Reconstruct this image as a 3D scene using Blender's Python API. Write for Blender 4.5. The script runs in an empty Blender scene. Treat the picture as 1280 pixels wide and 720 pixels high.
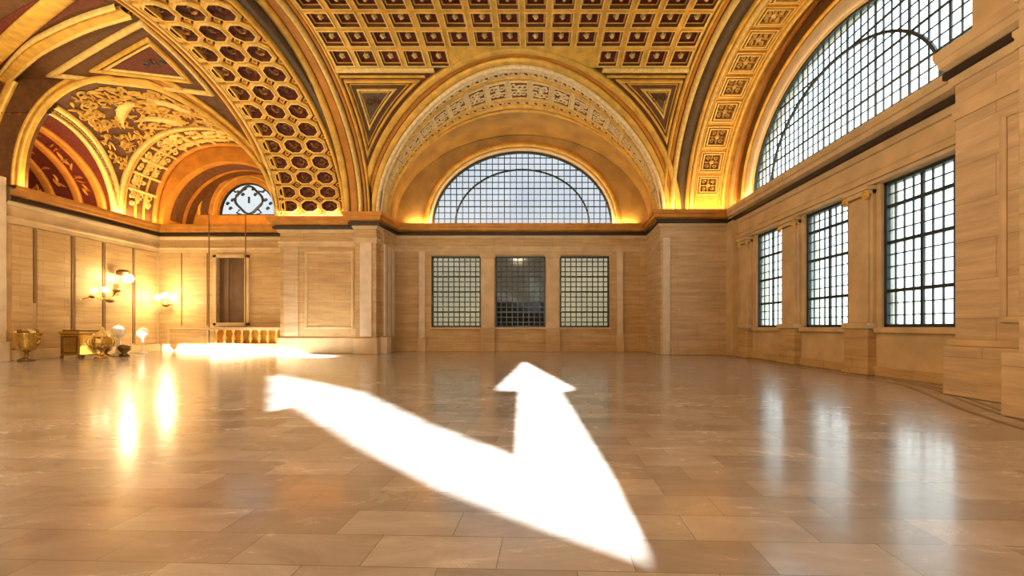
import bpy, bmesh, math, random
from mathutils import Vector, Matrix
from mathutils.geometry import tessellate_polygon
random.seed(7)
C = bpy.context.scene.collection
PI = math.pi
R = math.radians
F = 520.0; VX = 668.0; VY = 409.0; EYE = 1.6

# ------------------------------------------------------------------ materials
def new_mat(name):
    m = bpy.data.materials.new(name); m.use_nodes = True
    nt = m.node_tree; b = nt.nodes['Principled BSDF']
    return m, nt, b
def N(nt, t, **kw):
    n = nt.nodes.new(t)
    for k, v in kw.items(): setattr(n, k, v)
    return n
def simple(name, col, rough=.5, metal=0., var=.0, scale=3., col2=None, bump=0., bscale=20., spec=.5):
    m, nt, b = new_mat(name)
    b.inputs['Roughness'].default_value = rough
    b.inputs['Metallic'].default_value = metal
    b.inputs['Specular IOR Level'].default_value = spec
    g = N(nt, 'ShaderNodeNewGeometry')
    if var > 0 or col2:
        no = N(nt, 'ShaderNodeTexNoise'); no.inputs['Scale'].default_value = scale; no.inputs['Detail'].default_value = 5
        nt.links.new(g.outputs['Position'], no.inputs['Vector'])
        r = N(nt, 'ShaderNodeValToRGB')
        c2 = col2 or tuple(c*(1-var) for c in col)
        r.color_ramp.elements[0].position = .35; r.color_ramp.elements[1].position = .65
        r.color_ramp.elements[0].color = (*c2, 1); r.color_ramp.elements[1].color = (*col, 1)
        nt.links.new(no.outputs['Fac'], r.inputs['Fac']); nt.links.new(r.outputs['Color'], b.inputs['Base Color'])
    else:
        b.inputs['Base Color'].default_value = (*col, 1)
    if bump > 0:
        no = N(nt, 'ShaderNodeTexNoise'); no.inputs['Scale'].default_value = bscale
        nt.links.new(g.outputs['Position'], no.inputs['Vector'])
        bp = N(nt, 'ShaderNodeBump'); bp.inputs['Strength'].default_value = bump; bp.inputs['Distance'].default_value = .05
        nt.links.new(no.outputs['Fac'], bp.inputs['Height']); nt.links.new(bp.outputs['Normal'], b.inputs['Normal'])
    return m

def stone(name, c1, c2, cj, bw=1.9, bh=.62, rough=.55):
    """ashlar travertine: courses of blocks in world space, streaks along the bed"""
    m, nt, b = new_mat(name)
    g = N(nt, 'ShaderNodeNewGeometry'); s = N(nt, 'ShaderNodeSeparateXYZ'); nt.links.new(g.outputs['Position'], s.inputs[0])
    a = N(nt, 'ShaderNodeMath', operation='ADD'); nt.links.new(s.outputs['X'], a.inputs[0]); nt.links.new(s.outputs['Y'], a.inputs[1])
    c = N(nt, 'ShaderNodeCombineXYZ'); nt.links.new(a.outputs[0], c.inputs['X']); nt.links.new(s.outputs['Z'], c.inputs['Y'])
    br = N(nt, 'ShaderNodeTexBrick'); nt.links.new(c.outputs[0], br.inputs['Vector'])
    br.inputs['Scale'].default_value = 1; br.inputs['Brick Width'].default_value = bw; br.inputs['Row Height'].default_value = bh
    br.inputs['Mortar Size'].default_value = .008; br.inputs['Mortar Smooth'].default_value = .3
    br.inputs['Color1'].default_value = (*c1, 1); br.inputs['Color2'].default_value = (*c2, 1); br.inputs['Mortar'].default_value = (*cj, 1)
    mp = N(nt, 'ShaderNodeMapping'); mp.inputs['Scale'].default_value = (.35, .35, 3.2)
    nt.links.new(g.outputs['Position'], mp.inputs['Vector'])
    no = N(nt, 'ShaderNodeTexNoise'); no.inputs['Scale'].default_value = 1.6; no.inputs['Detail'].default_value = 8; no.inputs['Roughness'].default_value = .65
    nt.links.new(mp.outputs[0], no.inputs['Vector'])
    r = N(nt, 'ShaderNodeValToRGB'); r.color_ramp.elements[0].position = .3; r.color_ramp.elements[1].position = .7
    r.color_ramp.elements[0].color = (.68, .64, .58, 1); r.color_ramp.elements[1].color = (1.08, 1.06, 1.02, 1)
    nt.links.new(no.outputs['Fac'], r.inputs['Fac'])
    mx = N(nt, 'ShaderNodeMix', data_type='RGBA', blend_type='MULTIPLY'); mx.inputs[0].default_value = 1
    nt.links.new(br.outputs['Color'], mx.inputs[6]); nt.links.new(r.outputs['Color'], mx.inputs[7])
    nt.links.new(mx.outputs[2], b.inputs['Base Color'])
    b.inputs['Roughness'].default_value = rough
    return m

M = {}
M['stone'] = stone('honey_limestone', (.66, .47, .225), (.58, .40, .18), (.34, .22, .095))
M['pier'] = stone('pale_travertine', (.72, .56, .35), (.64, .49, .295), (.42, .29, .16), 2.4, .9)
M['plain_stone'] = simple('smooth_limestone', (.70, .52, .275), .5, var=.22, scale=1.3)
M['pale'] = simple('pale_limestone', (.78, .66, .48), .45, var=.15, scale=2)
M['gold'] = simple('gilded_plaster', (.86, .54, .10), .42, .25, var=.3, scale=2.2, bump=.25, bscale=14)
M['gold_pale'] = simple('pale_gilding', (.92, .71, .24), .38, .25, var=.22, scale=5, bump=.3, bscale=18)
M['cream'] = simple('cream_gilding', (.95, .80, .46), .42, .1, var=.25, scale=6, bump=.4, bscale=18)
M['orange'] = simple('amber_plaster', (.62, .27, .035), .5, .1, var=.28, scale=1.8)
M['niche'] = simple('golden_brown_plaster', (.56, .35, .10), .42, .15, var=.35, scale=.9, bump=.1, bscale=3)
M['maroon'] = simple('deep_maroon_paint', (.17, .026, .014), .6, var=.5, scale=9)
M['brown'] = simple('umber_paint', (.15, .062, .017), .6, var=.4, scale=4)
M['slate'] = simple('grey_brown_paint', (.125, .085, .05), .6, var=.3, scale=3)
M['band'] = simple('dark_cornice_band', (.035, .022, .014), .5, .2, var=.3)  # near-black strip below the crown moulding
M['iron'] = simple('dark_window_iron', (.035, .05, .055), .45, .4)
M['reveal'] = simple('dark_joint', (.23, .13, .055), .7)
M['brass'] = simple('polished_brass', (.80, .55, .16), .22, .9, var=.25, scale=12)
M['dark_brass'] = simple('tarnished_brass', (.25, .15, .05), .4, .7, var=.3, scale=15)
M['door'] = simple('brown_door_paint', (.16, .085, .035), .5, var=.25, scale=2)
M['inlay'] = simple('dark_floor_inlay', (.14, .10, .075), .2, var=.3)
M['candle'] = simple('white_porcelain', (.85, .78, .62), .3)

def glass(name, tint, haze=.18, dark=0.):
    m = bpy.data.materials.new(name); m.use_nodes = True; nt = m.node_tree; nt.nodes.clear()
    o = N(nt, 'ShaderNodeOutputMaterial')
    t = N(nt, 'ShaderNodeBsdfTransparent'); t.inputs[0].default_value = (*tint, 1)
    g = N(nt, 'ShaderNodeBsdfGlossy'); g.inputs['Roughness'].default_value = .08
    d = N(nt, 'ShaderNodeBsdfTranslucent'); d.inputs[0].default_value = (*[min(1, c*1.05) for c in tint], 1)
    geo = N(nt, 'ShaderNodeNewGeometry')
    no = N(nt, 'ShaderNodeTexNoise'); no.inputs['Scale'].default_value = 1.1; nt.links.new(geo.outputs['Position'], no.inputs['Vector'])
    mr = N(nt, 'ShaderNodeMapRange'); mr.inputs['From Min'].default_value = .3; mr.inputs['From Max'].default_value = .7
    mr.inputs['To Min'].default_value = haze*.4; mr.inputs['To Max'].default_value = haze*1.6
    nt.links.new(no.outputs['Fac'], mr.inputs['Value'])
    m1 = N(nt, 'ShaderNodeMixShader'); nt.links.new(mr.outputs[0], m1.inputs[0]); nt.links.new(t.outputs[0], m1.inputs[1]); nt.links.new(d.outputs[0], m1.inputs[2])
    m2 = N(nt, 'ShaderNodeMixShader'); m2.inputs[0].default_value = .03; nt.links.new(m1.outputs[0], m2.inputs[1]); nt.links.new(g.outputs[0], m2.inputs[2])
    nt.links.new(m2.outputs[0], o.inputs[0])
    return m
M['glass'] = glass('pale_window_glass', (.90, .93, .91))
M['glass_grey'] = glass('cool_grey_window_glass', (.20, .205, .212), .12)
M['glass_warm'] = glass('warm_grey_window_glass', (.36, .325, .26), .12)
M['glass_dim'] = glass('dim_view_glass', (.15, .135, .11), .1)  # tint stands in for the dim view of a building outside
M['glass_dark'] = glass('dark_view_glass', (.02, .018, .015), .1)  # deeper tint for the darker lower part of that outside view

M['glass_milky'] = glass('milky_window_glass', (.24, .24, .235), .15)
def emit(name, col, s):
    m = bpy.data.materials.new(name); m.use_nodes = True; nt = m.node_tree; nt.nodes.clear()
    o = N(nt, 'ShaderNodeOutputMaterial'); e = N(nt, 'ShaderNodeEmission')
    e.inputs[0].default_value = (*col, 1); e.inputs[1].default_value = s; nt.links.new(e.outputs[0], o.inputs[0]); return m
M['globe'] = emit('lit_opal_glass', (1., .84, .5), 14.)

def floor_material():
    m, nt, b = new_mat('polished_marble_slabs')
    g = N(nt, 'ShaderNodeNewGeometry')
    mp = N(nt, 'ShaderNodeMapping'); mp.inputs['Rotation'].default_value = (0, 0, R(2)); mp.inputs['Location'].default_value = (.35, .2, 0)
    nt.links.new(g.outputs['Position'], mp.inputs['Vector'])
    br = N(nt, 'ShaderNodeTexBrick'); nt.links.new(mp.outputs[0], br.inputs['Vector'])
    br.offset = .42; br.inputs['Scale'].default_value = 1
    br.inputs['Brick Width'].default_value = .92; br.inputs['Row Height'].default_value = .42
    br.inputs['Mortar Size'].default_value = .0045; br.inputs['Mortar Smooth'].default_value = .2; br.inputs['Bias'].default_value = -.1
    br.inputs['Color1'].default_value = (.47, .475, .47, 1); br.inputs['Color2'].default_value = (.27, .265, .255, 1); br.inputs['Mortar'].default_value = (.22, .21, .20, 1)
    mp2 = N(nt, 'ShaderNodeMapping'); mp2.inputs['Scale'].default_value = (.9, 2.2, 1); nt.links.new(g.outputs['Position'], mp2.inputs['Vector'])
    no = N(nt, 'ShaderNodeTexNoise'); no.inputs['Scale'].default_value = 1.1; no.inputs['Detail'].default_value = 9; no.inputs['Roughness'].default_value = .7; no.inputs['Distortion'].default_value = .8
    nt.links.new(mp2.outputs[0], no.inputs['Vector'])
    r = N(nt, 'ShaderNodeValToRGB'); r.color_ramp.elements[0].position = .32; r.color_ramp.elements[1].position = .68
    r.color_ramp.elements[0].color = (.72, .68, .64, 1); r.color_ramp.elements[1].color = (1.1, 1.08, 1.05, 1)
    nt.links.new(no.outputs['Fac'], r.inputs['Fac'])
    mx = N(nt, 'ShaderNodeMix', data_type='RGBA', blend_type='MULTIPLY'); mx.inputs[0].default_value = 1
    nt.links.new(br.outputs['Color'], mx.inputs[6]); nt.links.new(r.outputs['Color'], mx.inputs[7]); nt.links.new(mx.outputs[2], b.inputs['Base Color'])
    rr = N(nt, 'ShaderNodeMapRange'); rr.inputs['To Min'].default_value = .19; rr.inputs['To Max'].default_value = .33
    nt.links.new(no.outputs['Fac'], rr.inputs['Value']); nt.links.new(rr.outputs[0], b.inputs['Roughness'])
    b.inputs['Specular IOR Level'].default_value = .8
    b.inputs['Coat Weight'].default_value = .7; b.inputs['Coat Roughness'].default_value = .14
    n2 = N(nt, 'ShaderNodeTexNoise'); n2.inputs['Scale'].default_value = 1.7; n2.inputs['Detail'].default_value = 2
    nt.links.new(g.outputs['Position'], n2.inputs['Vector'])
    bp = N(nt, 'ShaderNodeBump'); bp.inputs['Strength'].default_value = .12; bp.inputs['Distance'].default_value = .03
    nt.links.new(n2.outputs['Fac'], bp.inputs['Height']); nt.links.new(bp.outputs['Normal'], b.inputs['Normal'])
    return m
M['floor'] = floor_material()

# ------------------------------------------------------------------ mesh builder
class MB:
    def __init__(s): s.v = []; s.f = []; s.m = []
    def add(s, vs, fs, mat):
        o = len(s.v); s.v += [tuple(p) for p in vs]
        for f in fs: s.f.append([i+o for i in f]); s.m.append(mat)
    def box(s, x0, x1, y0, y1, z0, z1, mat):
        vs = [(x, y, z) for z in (z0, z1) for y in (y0, y1) for x in (x0, x1)]
        s.add(vs, [(0, 2, 3, 1), (4, 5, 7, 6), (0, 1, 5, 4), (2, 6, 7, 3), (0, 4, 6, 2), (1, 3, 7, 5)], mat)
    def loops(s, loops, mats, closed=True, cap0=None, cap1=None):
        """skin consecutive rings of 3-D points"""
        n = len(loops[0]); o = len(s.v)
        for l in loops: s.v += [tuple(p) for p in l]
        for k in range(len(loops)-1):
            mt = mats[k] if isinstance(mats, (list, tuple)) else mats
            for i in range(n if closed else n-1):
                j = (i+1) % n
                s.f.append([o+k*n+i, o+k*n+j, o+(k+1)*n+j, o+(k+1)*n+i]); s.m.append(mt)
        if cap0: s.f.append([o+i for i in range(n)][::-1]); s.m.append(cap0)
        if cap1: s.f.append([o+(len(loops)-1)*n+i for i in range(n)]); s.m.append(cap1)
    def lathe(s, prof, cx, cy, mat, n=20, z0=0):
        s.loops([[(cx+r*math.cos(2*PI*i/n), cy+r*math.sin(2*PI*i/n), z0+z) for i in range(n)] for r, z in prof], mat, True, None, None)
    def tube(s, pts, r, mat, n=8, caps=True):
        pts = [Vector(p) for p in pts]; L = []
        for i, p in enumerate(pts):
            t = (pts[min(i+1, len(pts)-1)]-pts[max(i-1, 0)]).normalized()
            a = Vector((0, 0, 1)) if abs(t.z) < .9 else Vector((1, 0, 0))
            u = t.cross(a).normalized(); w = t.cross(u)
            rr = r[i] if isinstance(r, (list, tuple)) else r
            L.append([p+u*rr*math.cos(2*PI*k/n)+w*rr*math.sin(2*PI*k/n) for k in range(n)])
        s.loops(L, mat, True, mat if caps else None, mat if caps else None)
    def ball(s, c, r, mat, n=12, sq=(1, 1, 1)):
        L = []
        for j in range(n//2+1):
            a = PI*j/(n//2)
            L.append([(c[0]+sq[0]*r*max(.01, math.sin(a))*math.cos(2*PI*i/n), c[1]+sq[1]*r*max(.01, math.sin(a))*math.sin(2*PI*i/n), c[2]-sq[2]*r*math.cos(a)) for i in range(n)])
        s.loops(L, mat)
    def build(s, name, parent=None, smooth=False, bevel=0, **props):
        me = bpy.data.meshes.new(name)
        keys = []
        for k in s.m:
            if k not in keys: keys.append(k)
        me.from_pydata(s.v, [], s.f)
        for k in keys: me.materials.append(M[k])
        idx = {k: i for i, k in enumerate(keys)}
        me.polygons.foreach_set('material_index', [idx[k] for k in s.m])
        me.update()
        bm = bmesh.new(); bm.from_mesh(me)
        bmesh.ops.recalc_face_normals(bm, faces=bm.faces); bm.to_mesh(me); bm.free()
        if smooth:
            for p in me.polygons: p.use_smooth = True
        o = bpy.data.objects.new(name, me); C.objects.link(o)
        if parent:
            o.parent = parent; o.matrix_parent_inverse = parent.matrix_world.inverted() if False else Matrix.Translation(-Vector(parent.location))
        if bevel:
            b = o.modifiers.new('bevel', 'BEVEL'); b.width = bevel; b.segments = 2; b.limit_method = 'ANGLE'
        for k, v in props.items(): o[k] = v
        return o
def empty(name, loc, **props):
    o = bpy.data.objects.new(name, None); o.location = loc; o.empty_display_size = .3; C.objects.link(o)
    for k, v in props.items(): o[k] = v
    return o

# ------------------------------------------------------------------ curved-surface mapping
class Map:
    """P(u,v) is a surface; d lifts a point towards 'inside'"""
    def __init__(s, P, inside): s.P = P; s.inside = Vector(inside)
    def __call__(s, u, v, d=0.):
        p = Vector(s.P(u, v))
        if d == 0: return p
        e = .02
        n = (Vector(s.P(u+e, v))-Vector(s.P(u-e, v))).cross(Vector(s.P(u, v+e))-Vector(s.P(u, v-e)))
        if n.length < 1e-9: return p
        n.normalize()
        if n.dot(s.inside-p) < 0: n = -n
        return p+n*d

def grid(mb, mp, rows, mat, d=0.):
    """rows: list of lists of (u,v)"""
    n = len(rows[0])
    mb.loops([[mp(u, v, d) for u, v in r] for r in rows], mat, closed=False)

def offs(path, closed):
    """unit mitre normals (left of travel) with mitre length"""
    out = []; n = len(path)
    for i in range(n):
        a = path[i-1] if (closed or i > 0) else None
        c = path[(i+1) % n] if (closed or i < n-1) else None
        b = path[i]; ns = []
        for p, q in ((a, b), (b, c)):
            if p is None or q is None: continue
            dx, dy = q[0]-p[0], q[1]-p[1]; L = math.hypot(dx, dy)
            if L > 1e-7: ns.append((-dy/L, dx/L))
        if not ns: ns = [(0, 0)]
        mx, my = sum(a[0] for a in ns)/len(ns), sum(a[1] for a in ns)/len(ns)
        q = mx*mx+my*my
        k = 1/max(q, .12) if q > 0 else 1
        out.append((mx*k, my*k))
    return out
def sweep(mb, mp, path, prof, mats, closed=False):
    nn = offs(path, closed)
    L = [[mp(p[0]+n[0]*o, p[1]+n[1]*o, d) for p, n in zip(path, nn)] for o, d in prof]
    mb.loops(L, mats, closed)
def inset(path, w):
    nn = offs(path, True); return [(p[0]+n[0]*w, p[1]+n[1]*w) for p, n in zip(path, nn)]
def area(path):
    return sum(path[i-1][0]*path[i][1]-path[i][0]*path[i-1][1] for i in range(len(path)))/2
def ccw(path): return path if area(path) > 0 else path[::-1]
def dense(path, step, closed=True):
    out = []; n = len(path)
    for i in range(n if closed else n-1):
        a, b = path[i], path[(i+1) % n]; k = max(1, int(math.hypot(b[0]-a[0], b[1]-a[1])/step))
        out += [(a[0]+(b[0]-a[0])*t/k, a[1]+(b[1]-a[1])*t/k) for t in range(k)]
    if not closed: out.append(path[-1])
    return out
def fill(mb, mp, path, mat, d):
    tri = tessellate_polygon([[Vector((p[0], p[1], 0)) for p in path]])
    mb.add([mp(p[0], p[1], d) for p in path], [tuple(t) for t in tri], mat)
def ridge(w, h):  # a rounded moulding of width w rising h
    return [(0, 0), (0, h*.55), (w*.15, h*.9), (w*.35, h), (w*.65, h), (w*.85, h*.9), (w, h*.55), (w, 0)]
def rosette(mb, mp, u, v, r, d0, h, mat, n=10, dk=None):
    L = []
    for k, (s, dd) in enumerate(((1, 0), (.95, h*.5), (.55, h*.6), (.45, h), (.05, h*1.1))):
        L.append([mp(u+r*s*(1 if i % 2 else .68 if k < 2 else 1)*math.cos(2*PI*i/n), v+r*s*(1 if i % 2 else .68 if k < 2 else 1)*math.sin(2*PI*i/n), d0+dd) for i in range(n)])
    mb.loops(L, mat)
def leaf(mb, mp, u, v, ln, w, ang, d0, h, mat, bend=0.):
    """a curled acanthus-like leaf"""
    left = []; right = []; mid = []; n = 7
    for i in range(n):
        t = i/(n-1); a = ang+bend*(t-.5)
        x = u+ln*(t-.5)*math.cos(ang+bend*t*.5); y = v+ln*(t-.5)*math.sin(ang+bend*t*.5)
        ww = w*math.sin(PI*min(.97, max(.03, t**.8)))*.5
        left.append(mp(x-ww*math.sin(a), y+ww*math.cos(a), d0)); right.append(mp(x+ww*math.sin(a), y-ww*math.cos(a), d0)); mid.append(mp(x, y, d0+h))
    mb.loops([left, mid, right], mat, closed=False)
def curl(mb, mp, u, v, r, ang, d0, h, w, mat, turns=1.1):
    """spiral scroll"""
    pts = []
    for i in range(13):
        t = i/12; rr = r*(1-.75*t); a = ang+turns*2*PI*t
        pts.append((u+rr*math.cos(a), v+rr*math.sin(a)))
    sweep(mb, mp, pts, [(-w/2, d0), (0, d0+h), (w/2, d0)], mat)

# ------------------------------------------------------------------ wall plates with openings
def plate(mb, to3, outer, holes, thick, mat, rmat=None):
    """to3(u,v,d): d goes outwards through the wall"""
    tri = tessellate_polygon([[Vector((p[0], p[1], 0)) for p in outer]]+[[Vector((p[0], p[1], 0)) for p in h] for h in holes])
    allp = list(outer)+[p for h in holes for p in h]
    mb.add([to3(p[0], p[1], 0) for p in allp], [tuple(t) for t in tri], mat)
    mb.add([to3(p[0], p[1], thick) for p in allp], [tuple(t) for t in tri], mat)
    for h in [outer]+list(holes):
        mb.loops([[to3(p[0], p[1], 0) for p in h], [to3(p[0], p[1], thick) for p in h]], rmat or mat)
def arch_pts(cx, a, z0, b, n=40, t0=0, t1=PI):
    return [(cx+a*math.cos(t0+(t1-t0)*i/n), z0+b*math.sin(t0+(t1-t0)*i/n)) for i in range(n+1)]

# ------------------------------------------------------------------ key dimensions
SP = 8.3                       # springing height
XW, XL = 11.4, -24.9           # right and left wall
YB, YB2 = 27.3, 27.6           # end walls of the main bay and of the side bay
XC, AT, BT = -.8, 8.3, 5.89    # end arch of the main bay
def P_main(u, v):
    t = v/7.0; return (u, 17+7.5*math.cos(t), SP+6.5*math.sin(t))
def P_left(u, v):
    t = v/7.3; return (u, 17+8.5*math.cos(t), SP+6.0*math.sin(t))
MAIN = Map(P_main, (0, 17, 4)); LEFT = Map(P_left, (-15, 17, 4))
rev = lambda deg: 7.0*R(deg)
lv = lambda deg: 7.3*R(deg)
VTOP = rev(118); LTOP = lv(112)
def groin_main(phi):           # point (u,v) on MAIN
    return (XC+AT*math.cos(phi), 7.0*math.asin(min(1, BT*math.sin(phi)/6.5)))

# ================================================================== FLOOR
mb = MB(); mb.box(-32, 14, -8.6, 33, -.3, 0, 'floor'); fl = mb.build('floor', kind='structure')
pl = Map(lambda u, v: (u, v, 0.), (0, 15, 9))
inl = [(7.2, 23.4), (10.2, 23.4), (10.45, 23.0), (10.45, 13.), (10.2, 11.6), (9.6, 10.4), (8.9, 9.2), (8.0, 7.6), (7.3, 5.6), (7.0, 3.2), (7.0, 0)]
def smooth_path(p, it=2):
    for _ in range(it):
        q = [p[0]]
        for a, b in zip(p, p[1:]):
            q += [(a[0]*.75+b[0]*.25, a[1]*.75+b[1]*.25), (a[0]*.25+b[0]*.75, a[1]*.25+b[1]*.75)]
        p = q+[p[-1]]
    return p
t1 = empty('trim_1', (10.4, 15, 0), kind='structure')
for o, w in ((0, .10), (.42, .07), (.62, .07)):
    mb = MB(); sweep(mb, pl, smooth_path(inl), [(o, 0), (o, .004), (o+w, .004), (o+w, 0)], 'inlay'); mb.build('inlay_strip', t1)

# ================================================================== WALLS
# end wall of the main bay
mb = MB()
W3 = [(-6.77, -3.52), (-2.57, .73), (1.68, 4.93)]
ell = arch_pts(XC, AT, SP, BT, 48)
outer = [(-9.1, 0), (7.5, 0)]+ell[0:1]+ell[1:-1]+[(-9.1, SP)]
lun = arch_pts(XC, 5.93, 8.37, 4.83, 40)
holes = [[(a, 1.6), (b, 1.6), (b, 6.27), (a, 6.27)] for a, b in W3]+[lun]
plate(mb, lambda u, v, d: (u, YB+d, v), [(-9.1, 0), (7.5, 0), (7.5, SP), (-9.1, SP)], holes[:3], .5, 'stone', 'plain_stone')
plate(mb, lambda u, v, d: (u, YB+d, v), ell+[], [lun], .5, 'niche', 'plain_stone')
wb = mb.build('wall_back', kind='structure')

# right wall
mb = MB()
prof = [(17+7.5*math.cos(R(a)), SP+6.5*math.sin(R(a))) for a in range(0, 91, 3)]
outer = [(24.6, 0), (24.6, SP)]+prof[0:]+[(15, 14.8), (-8, 14.8), (-8, 0)]
YC = 16.1
lunr = arch_pts(YC, 5.75, 8.42, 4.65, 40)
WR = [(19.1, 21.4), (15.1, 17.6), (11.2, 13.7)]
holes = [[(a, 1.6), (b, 1.6), (b, 6.33), (a, 6.33)] for a, b in WR]+[lunr]
plate(mb, lambda u, v, d: (XW+d, u, v), outer, holes, .6, 'plain_stone')
mb.build('wall_right', kind='structure')

# left wall with its shallow vaulted recess above the cornice
mb = MB()
mb.box(XL-.5, XL, 19.3, YB2+.4, 0, SP, 'plain_stone')
mb.box(XL-.5, XL, -8, 19.3, 0, SP, 'plain_stone')
mb.box(-28.0, -27.5, -8, 21, SP, 14.8, 'plain_stone')
mb.build('wall_left', kind='structure')

# side bay end wall
XC2, A2, B2 = -20.4, 4.65, 5.4
def T2(u, v):
    ph = u/4.9; c, s = math.cos(ph), math.sin(ph)
    return (XC2+A2*math.copysign(abs(c)**.86, c), v, SP+B2*math.copysign(abs(s)**.86, s))
TUN2 = Map(T2, (XC2, 24, 5))
t2out = [(T2(4.9*PI*i/48, 0)[0], T2(4.9*PI*i/48, 0)[2]) for i in range(49)]
XB, AB, BB, ZB = -20.3, 4.35, 4.2, 8.42
mb = MB()
outer = [(XL-.3, 0), (-9.0, 0), (-9.0, SP)]+t2out+[(XL-.3, SP)]
DOOR = (-21.05, -19.2)
holes = [arch_pts(XB, AB, ZB, BB, 40), [(DOOR[0], 1.9), (DOOR[1], 1.9), (DOOR[1], 6.2), (DOOR[0], 6.2)]]
plate(mb, lambda u, v, d: (u, YB2+d, v), [(XL-.3, 0), (-9.0, 0), (-9.0, SP), (XL-.3, SP)], holes[1:], .3, 'stone')
plate(mb, lambda u, v, d: (u, YB2+d, v), t2out, holes[:1], .3, 'orange')
mb.build('wall_alcove', kind='structure')

# sun direction: low sun through invented rear-wall openings cut to shape floor patches
EL, AZX = 20.0, 0.0
sd = Vector((AZX, 1, -math.tan(R(EL)))).normalized()
YR = -8.0
def px_floor(x, y, yw=None):
    if y > VY+EYE*F/YB2:
        Z = EYE*F/(y-VY); p = Vector(((x-VX)*Z/F, Z, 0))
    else:
        p = Vector(((x-VX)*YB2/F, YB2, EYE-(y-VY)*YB2/F))
    t = (p.y-YR)/sd.y; q = p-sd*t
    return (q.x, q.z)
arrow = [(340, 468), (395, 479), (452, 491), (530, 530), (648, 576), (650, 488), (620, 487), (655, 452), (718, 486), (700, 490), (760, 592), (807, 694), (695, 656), (640, 637), (550, 603), (450, 553), (372, 507), (342, 513)]
lens_ = [(172, 435), (235, 433.5), (300, 436.3), (360, 441), (421, 444.8), (418, 447), (395, 447.6), (340, 445), (290, 441.3), (225, 437.5)]
mb = MB()
plate(mb, lambda u, v, d: (u, YR-d, v), [(-33, 0), (14, 0), (14, 15.6), (-33, 15.6)], [[px_floor(*p) for p in arrow], [px_floor(*p) for p in lens_]], .02, 'plain_stone')
mb.build('wall_rear_sun_mask', kind='structure')  # unseen wall, its cutouts made up to mask the sun into patches

# ================================================================== MAIN VAULT
ceil = empty('ceiling', (0, 17, SP+6.5), kind='structure')
mb = MB()
# painted ground of the vault, from the end arch up and forward
us = [XC-AT+.0001+(2*AT-.0002)*i/64 for i in range(65)]
allu = [-11.2, -10.4, -9.6]+us+[8.3, 9.1]
rows = []
for k in range(41):
    row = []
    for u in allu:
        c = (u-XC)/AT
        v0 = 7.0*math.asin(min(1, BT*math.sqrt(max(0, 1-c*c))/6.5)) if abs(c) < 1 else 0.
        row.append((u, v0+(VTOP-v0)*(k/40)))
    rows.append(row)
grid(mb, MAIN, rows, 'brown')
mb.build('vault_surface', ceil, smooth=True)
# flat ceiling forward of the vault (above and behind the viewer)
mb = MB(); mb.box(-33, 14, -8.3, P_main(0, VTOP)[1]+1.2, 14.82, 15.2, 'orange'); mb.build('flat_ceiling', ceil)
mb = MB()
mb.box(-33, 14, 12.5, 12.6, 13.6, 14.9, 'orange'); mb.build('ceiling_beam', ceil)

# archivolt rings round the end arch
ring = [groin_main(PI*i/96) for i in range(97)]   # right to left; left normal points... towards bay
def clampring(o):
    nn = offs(ring, False)
    sgn = -1
    return [(p[0]+sgn*n[0]*o, p[1]+sgn*n[1]*o) for p, n in zip(ring, nn)]
tst = offs(ring, False)[48]
SG = 1 if tst[1] > 0 else -1
RN = [(n[0]*1.28, n[1]*1.28) for i, n in enumerate(offs(ring, False))]
def ringsweep(mp, path, o0, w, h, mat, base=0., name=None, parent=None, xmin=-9.55, xmax=9.0):
    nn = RN; L = []
    for o, d in [(o0+a, base+b) for a, b in ridge(w, h)]:
        L.append([mp(min(xmax, max(xmin, p[0]+SG*n[0]*o)), max(-.3, p[1]+SG*n[1]*o), d) for p, n in zip(path, nn)])
    m_ = MB(); m_.loops(L, mat, False); return m_
for o0, w, h, mt, nm in ((.0, .16, .20, 'cream', 'archivolt_bead'), (.17, .24, .14, 'gold', 'archivolt_moulding'), (.43, .16, .06, 'orange', 'archivolt_band'), (.60, .26, .22, 'gold', 'archivolt_moulding')):
    ringsweep(MAIN, ring, o0, w, h, mt).build(nm, ceil, smooth=True)
# transverse mouldings beside the coffers
for u0, w, h, mt in ((-11.2, .35, .18, 'gold'), (-10.8, .42, .05, 'orange'), (-10.3, .22, .26, 'gold_pale'), (-10.0, .16, .08, 'orange'), (-9.78, .16, .16, 'gold'),
                     (7.5, .18, .18, 'gold'), (7.72, .18, .05, 'orange'), (7.95, .26, .26, 'gold_pale'), (8.85, .2, .2, 'gold')):
    m_ = MB(); path = [(u0, VTOP*i/60) for i in range(61)]
    sweep(m_, MAIN, path, [(-a, b) for a, b in ridge(w, h)], mt); m_.build('rib_moulding', ceil, smooth=True)
m_ = MB(); path = [(8.25, VTOP*i/60) for i in range(61)]
sweep(m_, MAIN, path, [(0, .02), (0, .04), (-.6, .04), (-.6, .02)], 'slate'); m_.build('painted_band', ceil, smooth=True)

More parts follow.
